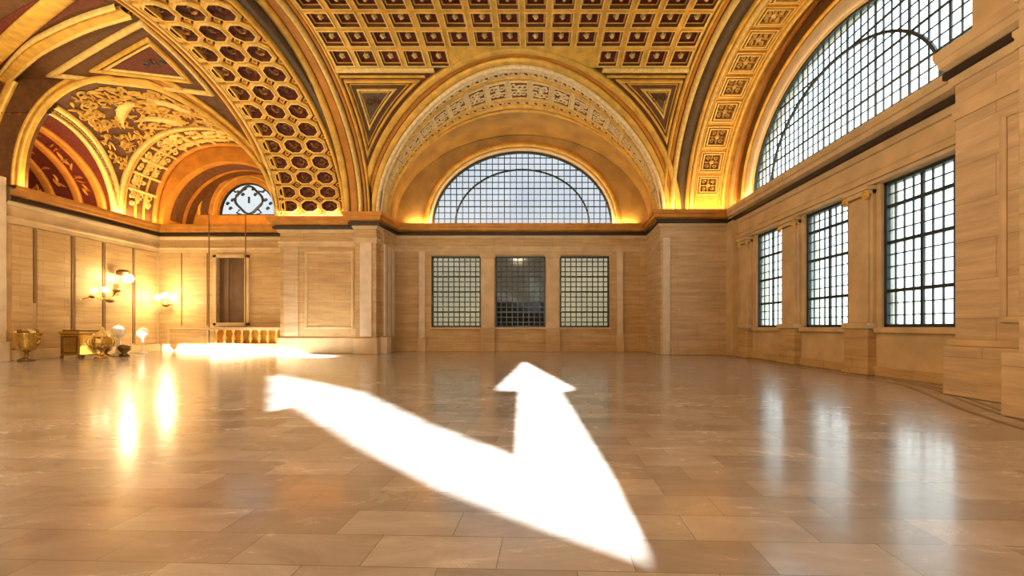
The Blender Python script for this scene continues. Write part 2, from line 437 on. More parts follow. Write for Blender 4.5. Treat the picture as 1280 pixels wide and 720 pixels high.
# coffers of the main vault: 15 columns
def sq(u, v, a, b, n=2):
    c = [(u-a, v-b), (u+a, v-b), (u+a, v+b), (u-a, v+b)]
    return [(c[i][0]+(c[(i+1) % 4][0]-c[i][0])*t/n, c[i][1]+(c[(i+1) % 4][1]-c[i][1])*t/n) for i in range(4) for t in range(n)]
def coffer(mp, u, v, a, b, parent, shape=sq, mats=('gold', 'gold', 'gold_pale', 'brown', 'gold', 'maroon'), rr=.3, rmat='gold_pale', H=.24, kr=1.):
    m_ = MB()
    st = [(shape(u, v, a, b), H*.9), (shape(u, v, a*.86*kr, b*.86*kr), H*.9), (shape(u, v, a*.83*kr, b*.83*kr), H*1.15), (shape(u, v, a*.73*kr, b*.73*kr), H*1.15), (shape(u, v, a*.70*kr, b*.70*kr), H*.55), (shape(u, v, a*.60*kr, b*.60*kr), H*.5), (shape(u, v, a*.55*kr, b*.55*kr), .03)]
    L = [[mp(p[0], p[1], d) for p in s] for s, d in st]
    m_.loops(L, list(mats), True, None, 'maroon')
    o = m_.build('coffer', parent)
    m2 = MB(); rosette(m2, mp, u, v, min(a, b)*rr, .04, H*.7, rmat); m2.build('rosette', o)
    return o
NC = 15; CW = 17.0/NC; CENT = -1.08
nn_r = RN
rout = [(p[0]+SG*n[0]*.90, p[1]+SG*n[1]*.90) for p, n in zip(ring, nn_r)]
def ring_v(u):   # height of the outer ring line at u
    best = None
    for a, b in zip(rout, rout[1:]):
        if (a[0]-u)*(b[0]-u) <= 0 and a[0] != b[0]:
            t = (u-a[0])/(b[0]-a[0]); vv = a[1]+(b[1]-a[1])*t; best = vv if best is None else max(best, vv)
    return best if best is not None else 0
EDGE = [66.2, 74.4, 82.2, 89.8, 97.4]
for r_ in range(4):
    v0, v1 = rev(EDGE[r_]), rev(EDGE[r_+1])
    for k in range(NC):
        u = CENT+(k-(NC-1)/2)*CW
        lim = max(ring_v(u-CW/2*.8), ring_v(u+CW/2*.8), ring_v(u))
        if lim > v0+.22: 
            # a cut cell: plain gilded ground filling down to the ring
            lo = [max(v0, ring_v(u-CW/2+CW*t/6)-.05) for t in range(7)]
            if min(lo) < v1-.02:
                m_ = MB(); grid(m_, MAIN, [[(u-CW/2+CW*t/6, min(lo[t], v1)) for t in range(7)], [(u-CW/2+CW*t/6, v1) for t in range(7)]], 'gold', .21)
                m_.build('cut_coffer', ceil)
            continue
        coffer(MAIN, u, (v0+v1)/2, CW/2, (v1-v0)/2, ceil)
# string moulding under the coffers
for ua, ub in ((-9.6, -4.0), (1.9, 7.45)):
    for o0, w, h, mt in ((-.30, .28, .26, 'gold_pale'), (-.62, .12, .1, 'gold')):
        uu = [ua+(ub-ua)*i/20 for i in range(21)]
        uu = [u for u in uu if ring_v(u) < rev(66.2)+o0+.1]
        if len(uu) > 2:
            m_ = MB(); sweep(m_, MAIN, [(u, rev(66.2)+o0) for u in uu], [(a, b) for a, b in ridge(w, h)], mt); m_.build('string_moulding', ceil, smooth=True)
# spandrel triangles
def frames(mp, poly, levels, parent, fillmat, fillin, nm='triangular_panel', H=.12):
    for off_, w, h, mt in levels:
        p = inset(poly, off_)
        m_ = MB(); nn = offs(poly, True)
        prof = ridge(w, h)
        L = [[mp(q[0]+n[0]*(off_+a), q[1]+n[1]*(off_+a), b) for q, n in zip(poly, nn)] for a, b in prof]
        m_.loops(L, mt, True); m_.build(nm+'_frame', parent, smooth=True)
def tri_panel(mp, T, parent, levels, inner, innermat):
    la_, lb_, lc_ = [math.hypot(T[(i+1) % 3][0]-T[(i+2) % 3][0], T[(i+1) % 3][1]-T[(i+2) % 3][1]) for i in range(3)]
    P_ = la_+lb_+lc_; I = ((la_*T[0][0]+lb_*T[1][0]+lc_*T[2][0])/P_, (la_*T[0][1]+lb_*T[1][1]+lc_*T[2][1])/P_)
    r_in = abs(area(T))*2/P_
    D = dense(T, .35)
    def at(o): k = 1-o/r_in; return [(I[0]+(p[0]-I[0])*k, I[1]+(p[1]-I[1])*k) for p in D]
    for o, w, h, mt in levels:
        A, B = at(o), at(o+w); m_ = MB()
        m_.loops([[mp(p[0]+(q[0]-p[0])*t, p[1]+(q[1]-p[1])*t, d) for p, q in zip(A, B)] for t, d in ((0, 0), (.08, h*.7), (.3, h), (.7, h), (.92, h*.7), (1, 0))], mt); m_.build('panel_frame', parent, smooth=True)
    m_ = MB(); m_.loops([[mp(I[0]+(p[0]-I[0])*t, I[1]+(p[1]-I[1])*t, .04) for p in at(inner)] for t in (1, .66, .33, .02)], innermat); m_.build('painted_panel', parent, smooth=True)
    m2 = MB()
    for dx, dy, a_ in ((-.5, -.05, 0), (0, .05, 2), (.4, .15, 4)): curl(m2, mp, I[0]+dx, I[1]+dy, .16, a_, .04, .08, .07, 'slate')
    m2.build('relief_ornament', parent)
def span_poly(side, o, nc=18, ns=12):
    edge = -9.50+o if side < 0 else 7.42-o
    vt = rev(66.2)-.72-o
    un = offs(ring, False)
    c = [(p[0]+SG*(n[0]*.98+m[0]*o), p[1]+SG*(n[1]*.98+m[1]*o)) for p, n, m in zip(ring, RN, un)]
    c = [p for p in c if (p[0]-XC)*side > 0]
    c.sort(key=lambda p: p[1])
    def cut(c, f):           # keep the run where f>0, with exact ends
        out = []
        for p, q in zip(c, c[1:]):
            fp, fq = f(p), f(q)
            if fp > 0 and not out: out.append(p)
            if (fp > 0) != (fq > 0):
                t = fp/(fp-fq); out.append((p[0]+(q[0]-p[0])*t, p[1]+(q[1]-p[1])*t))
            if fq > 0: out.append(q)
        return out
    c = cut(c, lambda p: (edge-p[0])*side)
    c = cut(c, lambda p: vt-p[1])
    if len(c) < 2: return None
    d = [0]
    for p, q in zip(c, c[1:]): d.append(d[-1]+math.hypot(q[0]-p[0], q[1]-p[1]))
    out = []
    for i in range(nc):
        t = d[-1]*i/nc; k = max(j for j in range(len(d)-1) if d[j] <= t+1e-9); f = (t-d[k])/max(1e-9, d[k+1]-d[k])
        out.append((c[k][0]+(c[k+1][0]-c[k][0])*f, c[k][1]+(c[k+1][1]-c[k][1])*f))
    B, Cc, A = c[-1], (edge, vt), c[0]
    for P, Q in ((B, Cc), (Cc, A)):
        out += [(P[0]+(Q[0]-P[0])*i/ns, P[1]+(Q[1]-P[1])*i/ns) for i in range(ns)]
    return out
for side in (-1, 1):
    for o, w, h, mt in ((0, .13, .16, 'gold'), (.20, .05, .08, 'gold'), (.46, .10, .12, 'gold_pale'), (.60, .05, .08, 'gold')):
        A = span_poly(side, o); B = span_poly(side, o+w)
        if not A or not B: continue
        m_ = MB(); m_.loops([[MAIN(p[0]+(q[0]-p[0])*t, p[1]+(q[1]-p[1])*t, d) for p, q in zip(A, B)] for t, d in ((0, 0), (.08, h*.7), (.3, h), (.7, h), (.92, h*.7), (1, 0))], mt); m_.build('panel_frame', ceil, smooth=True)
    A = span_poly(side, .66)
    if A:
        gx = sum(p[0] for p in A)/len(A); gv = sum(p[1] for p in A)/len(A)
        m_ = MB(); m_.loops([[MAIN(gx+(p[0]-gx)*t, gv+(p[1]-gv)*t, .04) for p in A] for t in (1, .66, .33, .02)], 'slate'); m_.build('painted_panel', ceil, smooth=True)
        m2 = MB(); curl(m2, MAIN, gx-.2, gv, .22, 0, .04, .08, .09, 'brown'); curl(m2, MAIN, gx+.25, gv+.1, .2, 2, .04, .08, .09, 'brown'); m2.build('relief_ornament', ceil)

# ---- soffit of the end arch: coffered ring then plain golden barrel
def P_tun(u, v):
    ph = u/7.1; return (XC+AT*math.cos(ph), v, SP+BT*math.sin(ph))
TUN = Map(P_tun, (XC, 24, 6))
def gy(ph): return 17+7.5*math.sqrt(max(0, 1-(BT*math.sin(ph)/6.5)**2))
def zi(ph): return 23.75+(gy(ph)-20.2)*.45
soff = empty('arch_soffit', (XC, 25, SP), label='broad gilded arch soffit around the plain golden recess of the end wall', category='arch')
NP = 96
def soffrow(t, t_to=None): return [(7.1*PI*i/NP, gy(PI*i/NP)+(zi(PI*i/NP)-gy(PI*i/NP))*t) for i in range(NP+1)]
mb = MB(); grid(mb, TUN, [soffrow(t) for t in (0, .25, .5, .75, 1)], 'cream'); mb.build('soffit_band', soff, smooth=True)
mb = MB(); L = []
for s in range(9):
    L.append([(7.1*PI*i/NP, zi(PI*i/NP)+(YB+.02-zi(PI*i/NP))*s/8) for i in range(NP+1)])
grid(mb, TUN, L, 'niche'); mb.build('plain_vault', soff, smooth=True)
for t0, t1_, h, mt in ((.0, .07, .12, 'cream'), (.20, .25, .08, 'gold'), (.78, .83, .08, 'gold'), (.93, 1.0, .14, 'gold'), (1.08, 1.14, .1, 'gold')):
    m_ = MB(); m_.loops([[TUN(*p, d) for p in soffrow(t)] for t, d in ((t0, 0), (t0+.001, h*.7), (t0*.7+t1_*.3, h), (t0*.3+t1_*.7, h), (t1_-.001, h*.7), (t1_, 0))], mt, False)
    m_.build('soffit_moulding', soff, smooth=True)
def soffP(a, t):   # a: degrees along arch, t across
    ph = R(a); return (7.1*ph, gy(ph)+(zi(ph)-gy(ph))*t)
class SoffMap:
    def __call__(s, a, t, d=0): u, v = soffP(a*8.07, t/3.3); return TUN(u, v, d)
SM = SoffMap()
na = 19
for i in range(na):
    a = (14+152*(i+.5)/na)/8.07; ha = 152/na/2/8.07*.84
    m_ = MB(); cu, cv = a, .515*3.3; hb = .235*3.3
    st = [(1., .02), (.96, .09), (.86, .09), (.82, .03)]
    m_.loops([[SM(p[0], p[1], d) for p in sq(cu, cv, ha*s, hb*s, 3)] for s, d in st], ['gold_pale', 'cream', 'gold'], True, None, 'brown')
    o = m_.build('ornament_panel', soff)
    m2 = MB()
    for q in range(3):
        for w_ in (-1, 1):
            curl(m2, SM, cu+ha*.5*(q-1), cv+w_*hb*.36, hb*.27, random.uniform(0, 6), .03, .07, .07, 'cream')
    rosette(m2, SM, cu, cv, .14, .03, .09, 'cream'); m2.build('scroll_relief', o)
for t in (.13, .88):
    m_ = MB()
    for i in range(96):
        a = (8+164*i/95)/8.07; leaf(m_, SM, a, t*3.3, .17, .13, .6 if i % 2 else -.6, .01, .05, 'gold' if i % 2 else 'brown')
    m_.build('leaf_border', soff, kind='stuff')

# lunette surround on the end wall
def wallmap_back(y): return Map(lambda u, v: (u, y, v), (0, y-5, 5))
WBK = wallmap_back(YB)
sur = MB()
pth = arch_pts(XC, 5.93, 8.37, 4.83, 48)
for o0, w, h, mt in ((.02, .18, .10, 'pale'), (.22, .28, .16, 'gold'), (.5, .12, .08, 'orange')):
    nn = offs(pth, False)
    sur.loops([[WBK(p[0]-n[0]*(o0+a), p[1]-n[1]*(o0+a), b) for p, n in zip(pth, nn)] for a, b in ridge(w, h)], mt, False)
sur.build('trim_2', kind='structure', smooth=True)

# ================================================================== RIGHT COFFERED ARCH
ra = empty('coffered_arch', (10., 24, SP), label='gilded arch with single row of square panels beside the huge side window', category='arch')
mb = MB()
grid(mb, MAIN, [[(u, VTOP*i/60) for i in range(61)] for u in (9.05, 10.0, 11.0, 11.45)], 'gold', .0); mb.build('soffit', ra, smooth=True)
for u0, w, h, mt in ((9.08, .2, .3, 'gold_pale'), (9.3, .12, .16, 'gold'), (10.78, .14, .16, 'gold'), (10.94, .16, .26, 'gold_pale')):
    m_ = MB(); sweep(m_, MAIN, [(u0, VTOP*i/60) for i in range(61)], [(-a, b) for a, b in ridge(w, h)], mt); m_.build('edge_moulding', ra, smooth=True)
def deep_panel(mp, u, v, a, b, parent):
    m_ = MB()
    st = [(1, .0), (.99, .12), (.88, .12), (.86, .02), (.80, .02), (.78, .14), (.68, .14), (.66, .03)]
    m_.loops([[mp(p[0], p[1], d) for p in sq(u, v, a*s, b*s, 3)] for s, d in st], ['gold', 'gold_pale', 'gold', 'brown', 'gold', 'gold_pale', 'gold'], True, None, 'brown')
    o = m_.build('square_panel', parent)
    m2 = MB(); rosette(m2, mp, u, v, a*.22, .03, .12, 'gold_pale')
    for sx in (-1, 1):
        for sy in (-1, 1): curl(m2, mp, u+sx*a*.36, v+sy*b*.38, a*.17, random.uniform(0, 6), .03, .09, .07, 'gold_pale')
    for q in range(4): leaf(m2, mp, u+a*.42*math.cos(q*PI/2), v+b*.42*math.sin(q*PI/2), .3, .12, q*PI/2, .03, .09, 'gold')
    m2.build('relief_ornament', o)
for c_, hl in ((14, 4.9), (25, 5.2), (36.3, 5.2), (47.3, 4.9), (57.6, 4.7), (67.4, 4.5), (76.7, 4.3), (86, 4.3), (95, 4.2)):
    deep_panel(MAIN, 10.1, rev(c_), .66, rev(hl)*.93, ra)
# dark red and cream rings on the wall around the side lunette
WRT = Map(lambda u, v: (XW, u, v), (0, 15, 5))
pth = arch_pts(YC, 5.75, 8.42, 4.65, 48); nn = offs(pth, False)
m_ = MB()
for o0, w, h, mt in ((.03, .62, .10, 'pale'), (.68, .14, .18, 'gold'), (.84, .7, .04, 'brown'), (1.56, .16, .16, 'orange')):
    m_.loops([[WRT(p[0]-n[0]*(o0+a), max(SP, p[1]-n[1]*(o0+a)), b) for p, n in zip(pth, nn)] for a, b in ridge(w, h)], mt, False)
m_.build('trim_3', kind='structure', smooth=True)

# ================================================================== LEFT OCTAGON ARCH
la = empty('octagon_coffered_arch', (-13.4, 25, SP), label='deep gilded arch with rows of octagonal coffers between the two bays', category='arch')
mb = MB(); grid(mb, LEFT, [[(u, LTOP*i/60) for i in range(61)] for u in (-15.75, -14.5, -13, -11.2)], 'maroon'); mb.build('soffit', la, smooth=True)
# edge fascia joining to the main vault
mb = MB(); L0 = [LEFT(-11.2, LTOP*i/60) for i in range(61)]; L1 = [MAIN(-11.2, VTOP*i/60) for i in range(61)]
mb.loops([L0, L1], 'slate', False); mb.build('fascia', la, smooth=True)
for u0, w, h, mt in ((-11.72, .22, .22, 'gold'), (-11.48, .32, .06, 'slate'), (-15.75, .18, .24, 'gold_pale')):
    m_ = MB(); sweep(m_, LEFT, [(u0, LTOP*i/60) for i in range(61)], [(-a, b) for a, b in ridge(w, h)], mt); m_.build('edge_moulding', la, smooth=True)
def octa(u, v, a, b, k=.42):
    return [(u+a, v-b*k), (u+a, v+b*k), (u+a*k, v+b), (u-a*k, v+b), (u-a, v+b*k), (u-a, v-b*k), (u-a*k, v-b), (u+a*k, v-b)]
def octcell(u, v, a, b, k=.72):   # nearly square outer loop leaving a small diamond at each corner
    return [(u+a, v-b*k), (u+a, v+b*k), (u+a*k, v+b), (u-a*k, v+b), (u-a, v+b*k), (u-a, v-b*k), (u-a*k, v-b), (u+a*k, v-b)]
OW = 1.22; OV = lv(7.9)
r_seed = random.Random(2)
def octcoffer(u, v, a, b, parent):
    m_ = MB(); H = .15
    st = [(octcell(u, v, a, b, .55), H*.2), (octcell(u, v, a, b, .55), H), (octa(u, v, a*.88, b*.88), H), (octa(u, v, a*.86, b*.86), H*1.5), (octa(u, v, a*.76, b*.76), H*1.5), (octa(u, v, a*.73, b*.73), .06), (octa(u, v, a*.5, b*.5), .02)]
    m_.loops([[LEFT(p[0], p[1], d) for p in s] for s, d in st], ['gold', 'gold', 'gold_pale', 'gold_pale', 'brown', 'maroon'], True, None, 'maroon')
    o = m_.build('octagonal_coffer', parent)
    m2 = MB(); curl(m2, LEFT, u, v, a*.42, r_seed.uniform(0, 6), .02, .09, .1, 'orange', .8); rosette(m2, LEFT, u, v, a*.2, .03, .12, 'brown', 10)
    for q in range(4): leaf(m2, LEFT, u+a*.36*math.cos(q*PI/2+.78), v+b*.36*math.sin(q*PI/2+.78), .22, .1, q*PI/2+.78, .03, .07, 'brown')
    m2.build('rosette', o)
for r_ in range(13):
    v = lv(6.5)+r_*OV
    for k in range(3): octcoffer(-12.42-OW*(k), v, OW/2*.985, OV/2*.985, la)
for r_ in range(14):
    for k in range(4):
        u = -11.81-OW*k; v = lv(6.5)+(r_-.5)*OV; q = .16
        m_ = MB(); m_.loops([[LEFT(u+s*x, v+s*y, d) for x, y in ((q, 0), (0, q), (-q, 0), (0, -q))] for s, d in ((1, .02), (.9, .1), (.6, .1), (.5, .04))], 'gold', True, None, 'maroon'); m_.build('corner_diamond', la)
m_ = MB()
for r_ in range(13):
    v = lv(6.5)+r_*OV
    m_.loops([[LEFT(p[0], p[1], d) for p in sq(-15.3, v, .2*s, OV*.42*s, 2)] for s, d in ((1, .02), (1, .22), (.6, .22), (.5, .04))], 'gold', True, None, 'maroon')
m_.build('border_lozenges', la)

# ================================================================== SIDE BAY VAULT
c2 = empty('ceiling', (-20, 22, SP+5), kind='structure')
def ringC(ph):        # start of the side tunnel on the side barrel
    h = T2(ph*4.9, 0)[2]-SP
    if ph > PI/2: 
        t = (ph-PI/2)/(PI/2); return None
    return 17+8.5*math.sqrt(max(0, 1-(h/6.0)**2))
YD = 20.45
AL, BL, YL = 4.6, 3.85, 20.0   # recess in the left wall
def t2start(ph):
    r = ringC(ph)
    if r is not None: return max(r, YD)
    h = T2(ph*4.9, 0)[2]-SP
    y = YD
    if h < BL: y = max(y, YL+AL*math.sqrt(1-(max(0, h)/BL)**2))
    return y
NT = 96
phs = [PI*i/NT for i in range(NT+1)]
def t2row(f): return [(4.9*p, f(p)) for p in phs]
mb = MB(); L = []
for s in range(9): L.append([(4.9*p, t2start(p)+(YB2+.02-t2start(p))*s/8) for p in phs])
grid(mb, TUN2, L, 'brown'); mb.build('side_vault_surface', c2, smooth=True)
# barrel over the side bay
mb = MB(); rows = []
us2 = [-27.5+(12-.25)*i/60 for i in range(61)]+[-15.75]
for k in range(31):
    row = []
    for u in us2:
        if u > XC2:
            # invert T2 x -> height
            c = min(1, (u-XC2)/A2)**(1/.86); s = math.sqrt(max(0, 1-c*c))**.86; v0 = 7.3*math.asin(min(1, B2*s/6.0))
        else: v0 = 7.3*math.acos((YD-17)/8.5)
        row.append((u, v0+(LTOP-v0)*k/30))
    rows.append(row)
grid(mb, LEFT, rows, 'brown'); mb.build('side_barrel_surface', c2, smooth=True)
# diaphragm wall over the left half
zt = SP+6*math.sqrt(1-((YD-17)/8.5)**2)
mb = MB()
left = [(x, z) for x, z in t2out if x <= XC2]
plate(mb, lambda u, v, d: (u, YD-.02+d, v), [(-27.6, 0.2), (-27.6, zt), (XC2, zt)]+left+[(XL, 0.2)], [], .15, 'brown')
mb.build('spandrel_wall', c2)
# ring of the big moulded arch
RC = []
for p in phs:
    q = TUN2(4.9*p, max(t2start(p) if p <= PI/2 else YD, YD)); RC.append(q)
def rcsweep(offs_, mt, nm):
    """bands outside the side arch: follow barrel on the right, diaphragm on the left"""
    m_ = MB(); Ls = []
    for o, d in offs_:
        row = []
        for p, q in zip(phs, RC):
            x, z = q.x, q.z
            e = Vector((math.cos(p)*1.0, 0, math.sin(p)))
            pos = Vector((x, 0, z))+e*o
            if p <= PI/2:
                pos.x = min(pos.x, -15.72); h = min(5.98, pos.z-SP)
                yy = 17+8.5*math.sqrt(max(0, 1-(max(0, h)/6.0)**2)); yy = max(yy, YD)
                nrm = Vector((0, -.75, -.55)).normalized()
            else:
                yy = YD; nrm = Vector((0, -1, 0))
            row.append(Vector((pos.x, yy, pos.z))+nrm*d)
        Ls.append(row)
    m_.loops(Ls, mt, False); m_.build(nm, c2, smooth=True)
rcsweep([(a, b) for a, b in ridge(.22, .22)], 'gold', 'arch_moulding')
rcsweep([(.24+a, b) for a, b in ridge(.12, .08)], 'orange', 'arch_moulding')
rcsweep([(.38+a, b) for a, b in ridge(.18, .16)], 'gold', 'arch_moulding')
# diagonal painted bands, upper left
for pts, w, h, mt in (([(-16.2, lv(91)), (-18.5, lv(86.5)), (-20.5, lv(81.5)), (-22.6, lv(76)), (-24.9, lv(68.2)), (-26.0, lv(64.5))], .42, .16, 'gold'),
    ([(-16.2, lv(91.3)), (-18.5, lv(86.8)), (-20.5, lv(81.8)), (-22.6, lv(76.3)), (-24.9, lv(68.5)), (-26.0, lv(64.8))], .10, .26, 'gold_pale'),
    ([(-16.4, lv(94.2)), (-18.5, lv(90)), (-20.55, lv(85)), (-22.7, lv(79.4)), (-25.6, lv(69)), (-26.6, lv(65))], .10, .2, 'gold_pale'),
                      ([(-16.6, lv(95)), (-18.5, lv(91.5)), (-20.6, lv(86.0)), (-22.8, lv(80)), (-26.3, lv(67.6))], .80, .02, 'maroon'),
                      ([(-17.6, lv(97)), (-19.1, lv(92)), (-21.6, lv(84)), (-25.1, lv(72.5)), (-26.4, lv(68))][::-1][::-1], .50, .16, 'gold')):
    m_ = MB(); sweep(m_, LEFT, smooth_path(pts), [(-a, b+.02) for a, b in ridge(w, h)], mt); m_.build('diagonal_band', c2, smooth=True)
DPH = Map(lambda u, v: (u, YD-.03, v), (-22, 10, 8))
for pts, w, h, mt in (([(-25.7, zt), (-26.1, zt-.8), (-26.5, zt-1.7), (-26.8, zt-2.6)], .42, .16, 'gold'), ([(-26.6, zt), (-27.0, zt-.8), (-27.3, zt-1.7), (-27.4, zt-2.6)], .8, .04, 'maroon')):
    m_ = MB(); sweep(m_, DPH, smooth_path(pts), [(a, b) for a, b in ridge(w, h)], mt); m_.build('diagonal_band', c2, smooth=True)
# mouldings along the octagon arch
for u0, w, h, mt in ((-16.1, .2, .14, 'gold'), (-15.95, .12, .2, 'orange')):
    m_ = MB(); sweep(m_, LEFT, [(u0, lv(30)+(LTOP-lv(30))*i/50) for i in range(51)], [(-a, b) for a, b in ridge(w, h)], mt); m_.build('rib_moulding', c2, smooth=True)
tri = [(-16.25, lv(89)), (-16.35, lv(59.5)), (-23.8, lv(67.6))]
tri_panel(LEFT, tri, c2, ((0, .2, .16, 'gold_pale'), (.58, .13, .14, 'gold'), (.76, .10, .1, 'gold_pale')), .88, 'maroon')

# ornament field of the side tunnel
orn = MB()
def inT2(u, v):
    ph = u/4.9; return v > t2start(ph)+.35
YRG = 25.3
def lim_v(u): return t2start(u/4.9)
# ridge ring across the tunnel
def ringT2(y0, w, h, mt, nm, p0=.0, p1=PI):
    m_ = MB(); pp = [p0+(p1-p0)*i/80 for i in range(81)]
    m_.loops([[TUN2(4.9*p, max(y0+a, t2start(p)), b) for p in pp] for a, b in ridge(w, h)], mt, False); m_.build(nm, c2, smooth=True)
ringT2(24.95, .24, .2, 'gold_pale', 'transverse_rib'); ringT2(25.3, .14, .08, 'gold', 'transverse_rib'); ringT2(27.25, .3, .16, 'orange', 'transverse_rib')
# yellow ring round the left recess, lying on the tunnel
gl = []
for i in range(49):
    ps = PI*.47*i/48*1.0
    h = BL*math.sin(ps); y = YL+AL*math.cos(ps)
    # phi on T2 with that height
    s = (h/B2)**(1/.86); ph = PI-math.asin(min(1, s)); gl.append((4.9*ph, y))
for o0, w, h, mt, nm in ((0, .22, .22, 'gold_pale', 'recess_ring'), (.25, .12, .08, 'brown', 'recess_ring_groove'), (.38, .3, .14, 'gold_pale', 'recess_ring')):
    nn = offs(gl, False); m_ = MB()
    sg = 1 if nn[24][1] > 0 else -1
    L = [[TUN2(min(4.9*PI, p[0]+sg*n[0]*(o0+a)), p[1]+sg*n[1]*(o0+a), b) for p, n in zip(gl, nn)] for a, b in ridge(w, h)]
    m_.loops(L, mt, False); m_.build(nm, c2, smooth=True)
m_ = MB(); nn = offs(gl, False)
for i in range(2, 48, 1):
    p, n = gl[i], nn[i]; rosette(m_, TUN2, p[0]+sg*n[0]*.31, p[1]+sg*n[1]*.31, .07, .05, .1, 'gold_pale', 8)
m_.build('bead_row', c2, kind='stuff')
# scrolls and leaves between ring and ribs
def far_from_recess(u, v, r):
    for p in gl[::3]:
        if math.hypot(u-p[0], v-p[1]) < r: return False
    ph = u/4.9; h = T2(u, 0)[2]-SP
    if ph > PI/2 and h < BL and v < YL+AL*math.sqrt(1-(h/BL)**2)+.4: return False
    return v > t2start(ph)+.3
rnd = random.Random(3); cnt = 0
for _ in range(1500):
    u = rnd.uniform(.2, 14.6); v = rnd.uniform(20.6, 24.8)
    if not far_from_recess(u, v, .85): continue
    cnt += 1
    if cnt > 300: break
    if cnt % 3: leaf(orn, TUN2, u, v, rnd.uniform(.35, .8), rnd.uniform(.09, .2), rnd.uniform(0, 3.1), .02, .1, 'gold', rnd.uniform(-1.5, 1.5))
    else: curl(orn, TUN2, u, v, rnd.uniform(.16, .3), rnd.uniform(0, 6), .02, .1, .09, 'gold')
# large leaves of the centre
for u, v, ln, w, a in ((9.6, 22.6, 2.5, .6, .35), (8.6, 23.9, 1.9, .5, -.9), (7.0, 22.4, 1.8, .45, 2.4), (6.2, 23.8, 1.6, .4, .8)):
    leaf(orn, TUN2, u, v, ln, w, a, .06, .2, 'gold_pale', .7)
orn.build('scroll_ornament', c2, smooth=True, kind='stuff')
lace = MB(); rnd = random.Random(5)
for i in range(230):
    u = rnd.uniform(1, 14.8); v = rnd.choice([25.75, 26.25, 26.8])+rnd.uniform(-.1, .1)
    curl(lace, TUN2, u, v, rnd.uniform(.12, .22), rnd.uniform(0, 6), .02, .09, .08, 'gold_pale')
lace.build('lace_ornament', c2, smooth=True, kind='stuff')
for y in (26.0, 26.55): ringT2(y, .1, .1, 'gold', 'transverse_rib')
# ribs along the tunnel below (radiating bars)
m_ = MB()
for k in range(7):
    ph = PI-(.28+.2*k); 
    sweep(m_, TUN2, [(4.9*ph, 25.4+1.9*i/6) for i in range(7)], ridge(.16, .12), 'gold_pale')
m_.build('rib_bars', c2, smooth=True)

# recess in the left wall
rc = empty('wall_recess', (XL, YL, SP), kind='structure')
def P_L(u, v):
    ps = v/4.3; return (u, YL+AL*math.cos(ps), SP+BL*math.sin(ps))
LM = Map(P_L, (XL-3, YL, 4))
def lx(ps):
    h = BL*math.sin(ps); s = (h/B2)**(1/.86); return XC2-A2*math.sqrt(max(0, 1-s*s))**.86
mb = MB(); pp = [PI*.473*i/60 for i in range(61)]
grid(mb, LM, [[(lx(p)+(-31-lx(p))*s/12, 4.3*p) for p in pp] for s in range(13)], 'maroon'); mb.build('recess_vault', rc, smooth=True)
mb = MB(); mb.box(-31.2, -31, 14, 26, SP-.5, 13, 'orange'); mb.box(-31.2, XL-.05, 15, YB2+.3, SP-.25, SP-.02, 'orange'); mb.build('recess_back', rc)
for x, w in ((-25.25, .5), (-26.6, .45), (-28.1, .5), (-29.6, .45)):
    m_ = MB()
    m_.loops([[LM(x-a, 4.3*p, b) for p in pp] for a, b in ridge(w, .16)], 'orange', False); m_.build('recess_rib', rc, smooth=True)
m_ = MB(); rnd = random.Random(9)
for i in range(44):
    leaf(m_, LM, rnd.choice([-26.2, -27.6, -29.1])+rnd.uniform(-.2, .2), 4.3*rnd.uniform(.15, 1.5), .5, .14, rnd.uniform(0, 6), .02, .08, 'orange', 1)
m_.build('recess_ornament', rc, kind='stuff')

# arched recess in the side end wall, with its round-headed window
br_ = empty('wall_niche', (XB, YB2, ZB), kind='structure')
def P_B(u, v):
    ps = u/4.3; return (XB+AB*math.cos(ps), v, ZB+BB*math.sin(ps))
BM = Map(P_B, (XB, 28, 6))
YN = 30.0
pp = [PI*i/60 for i in range(61)]
mb = MB(); grid(mb, BM, [[(4.3*p, YB2+.1+(YN-YB2)*s/5) for p in pp] for s in range(6)], 'orange')
mb.box(XB-AB-.3, XB+AB+.3, YB2+.25, YN+.3, ZB-.3, ZB-.01, 'orange'); mb.build('niche_vault', br_, smooth=False)
wl = (-20.65, 2.1, 9.68, 2.35)
mb = MB()
plate(mb, lambda u, v, d: (u, YN+d, v), [(XB-AB-.2, ZB-.2), (XB+AB+.2, ZB-.2)]+arch_pts(XB, AB+.2, ZB, BB+.2, 30), [arch_pts(wl[0], wl[1], wl[2], wl[3], 24)], .3, 'orange')
mb.build('niche_back', br_)
for y, w, mt in ((YB2+.5, .95, 'brown'), (YB2+1.75, .6, 'brown')):
    m_ = MB(); m_.loops([[BM(4.3*p, y+a, .03) for p in [PI*.03+PI*.94*i/60 for i in range(61)]] for a in (0, w*.5, w)], mt, False); m_.build('dark_stripe', br_, smooth=True)
WNI = Map(lambda u, v: (u, YN, v), (XB, 20, 8))
for r0, r1, h, mt in ((1.02, 1.12, .14, 'orange'), (1.13, 1.2, .07, 'gold'), (1.36, 1.62, .03, 'brown'), (1.62, 1.70, .1, 'gold')):
    m_ = MB(); A = [arch_pts(wl[0]-.0, wl[1]*s, wl[2], wl[3]*s, 30) for s in (r0, r0, r1, r1)]
    m_.loops([[WNI(p[0], p[1], d) for p in a] for a, d in zip(A, (0, h, h, 0))], mt, False); m_.build('window_surround', br_)

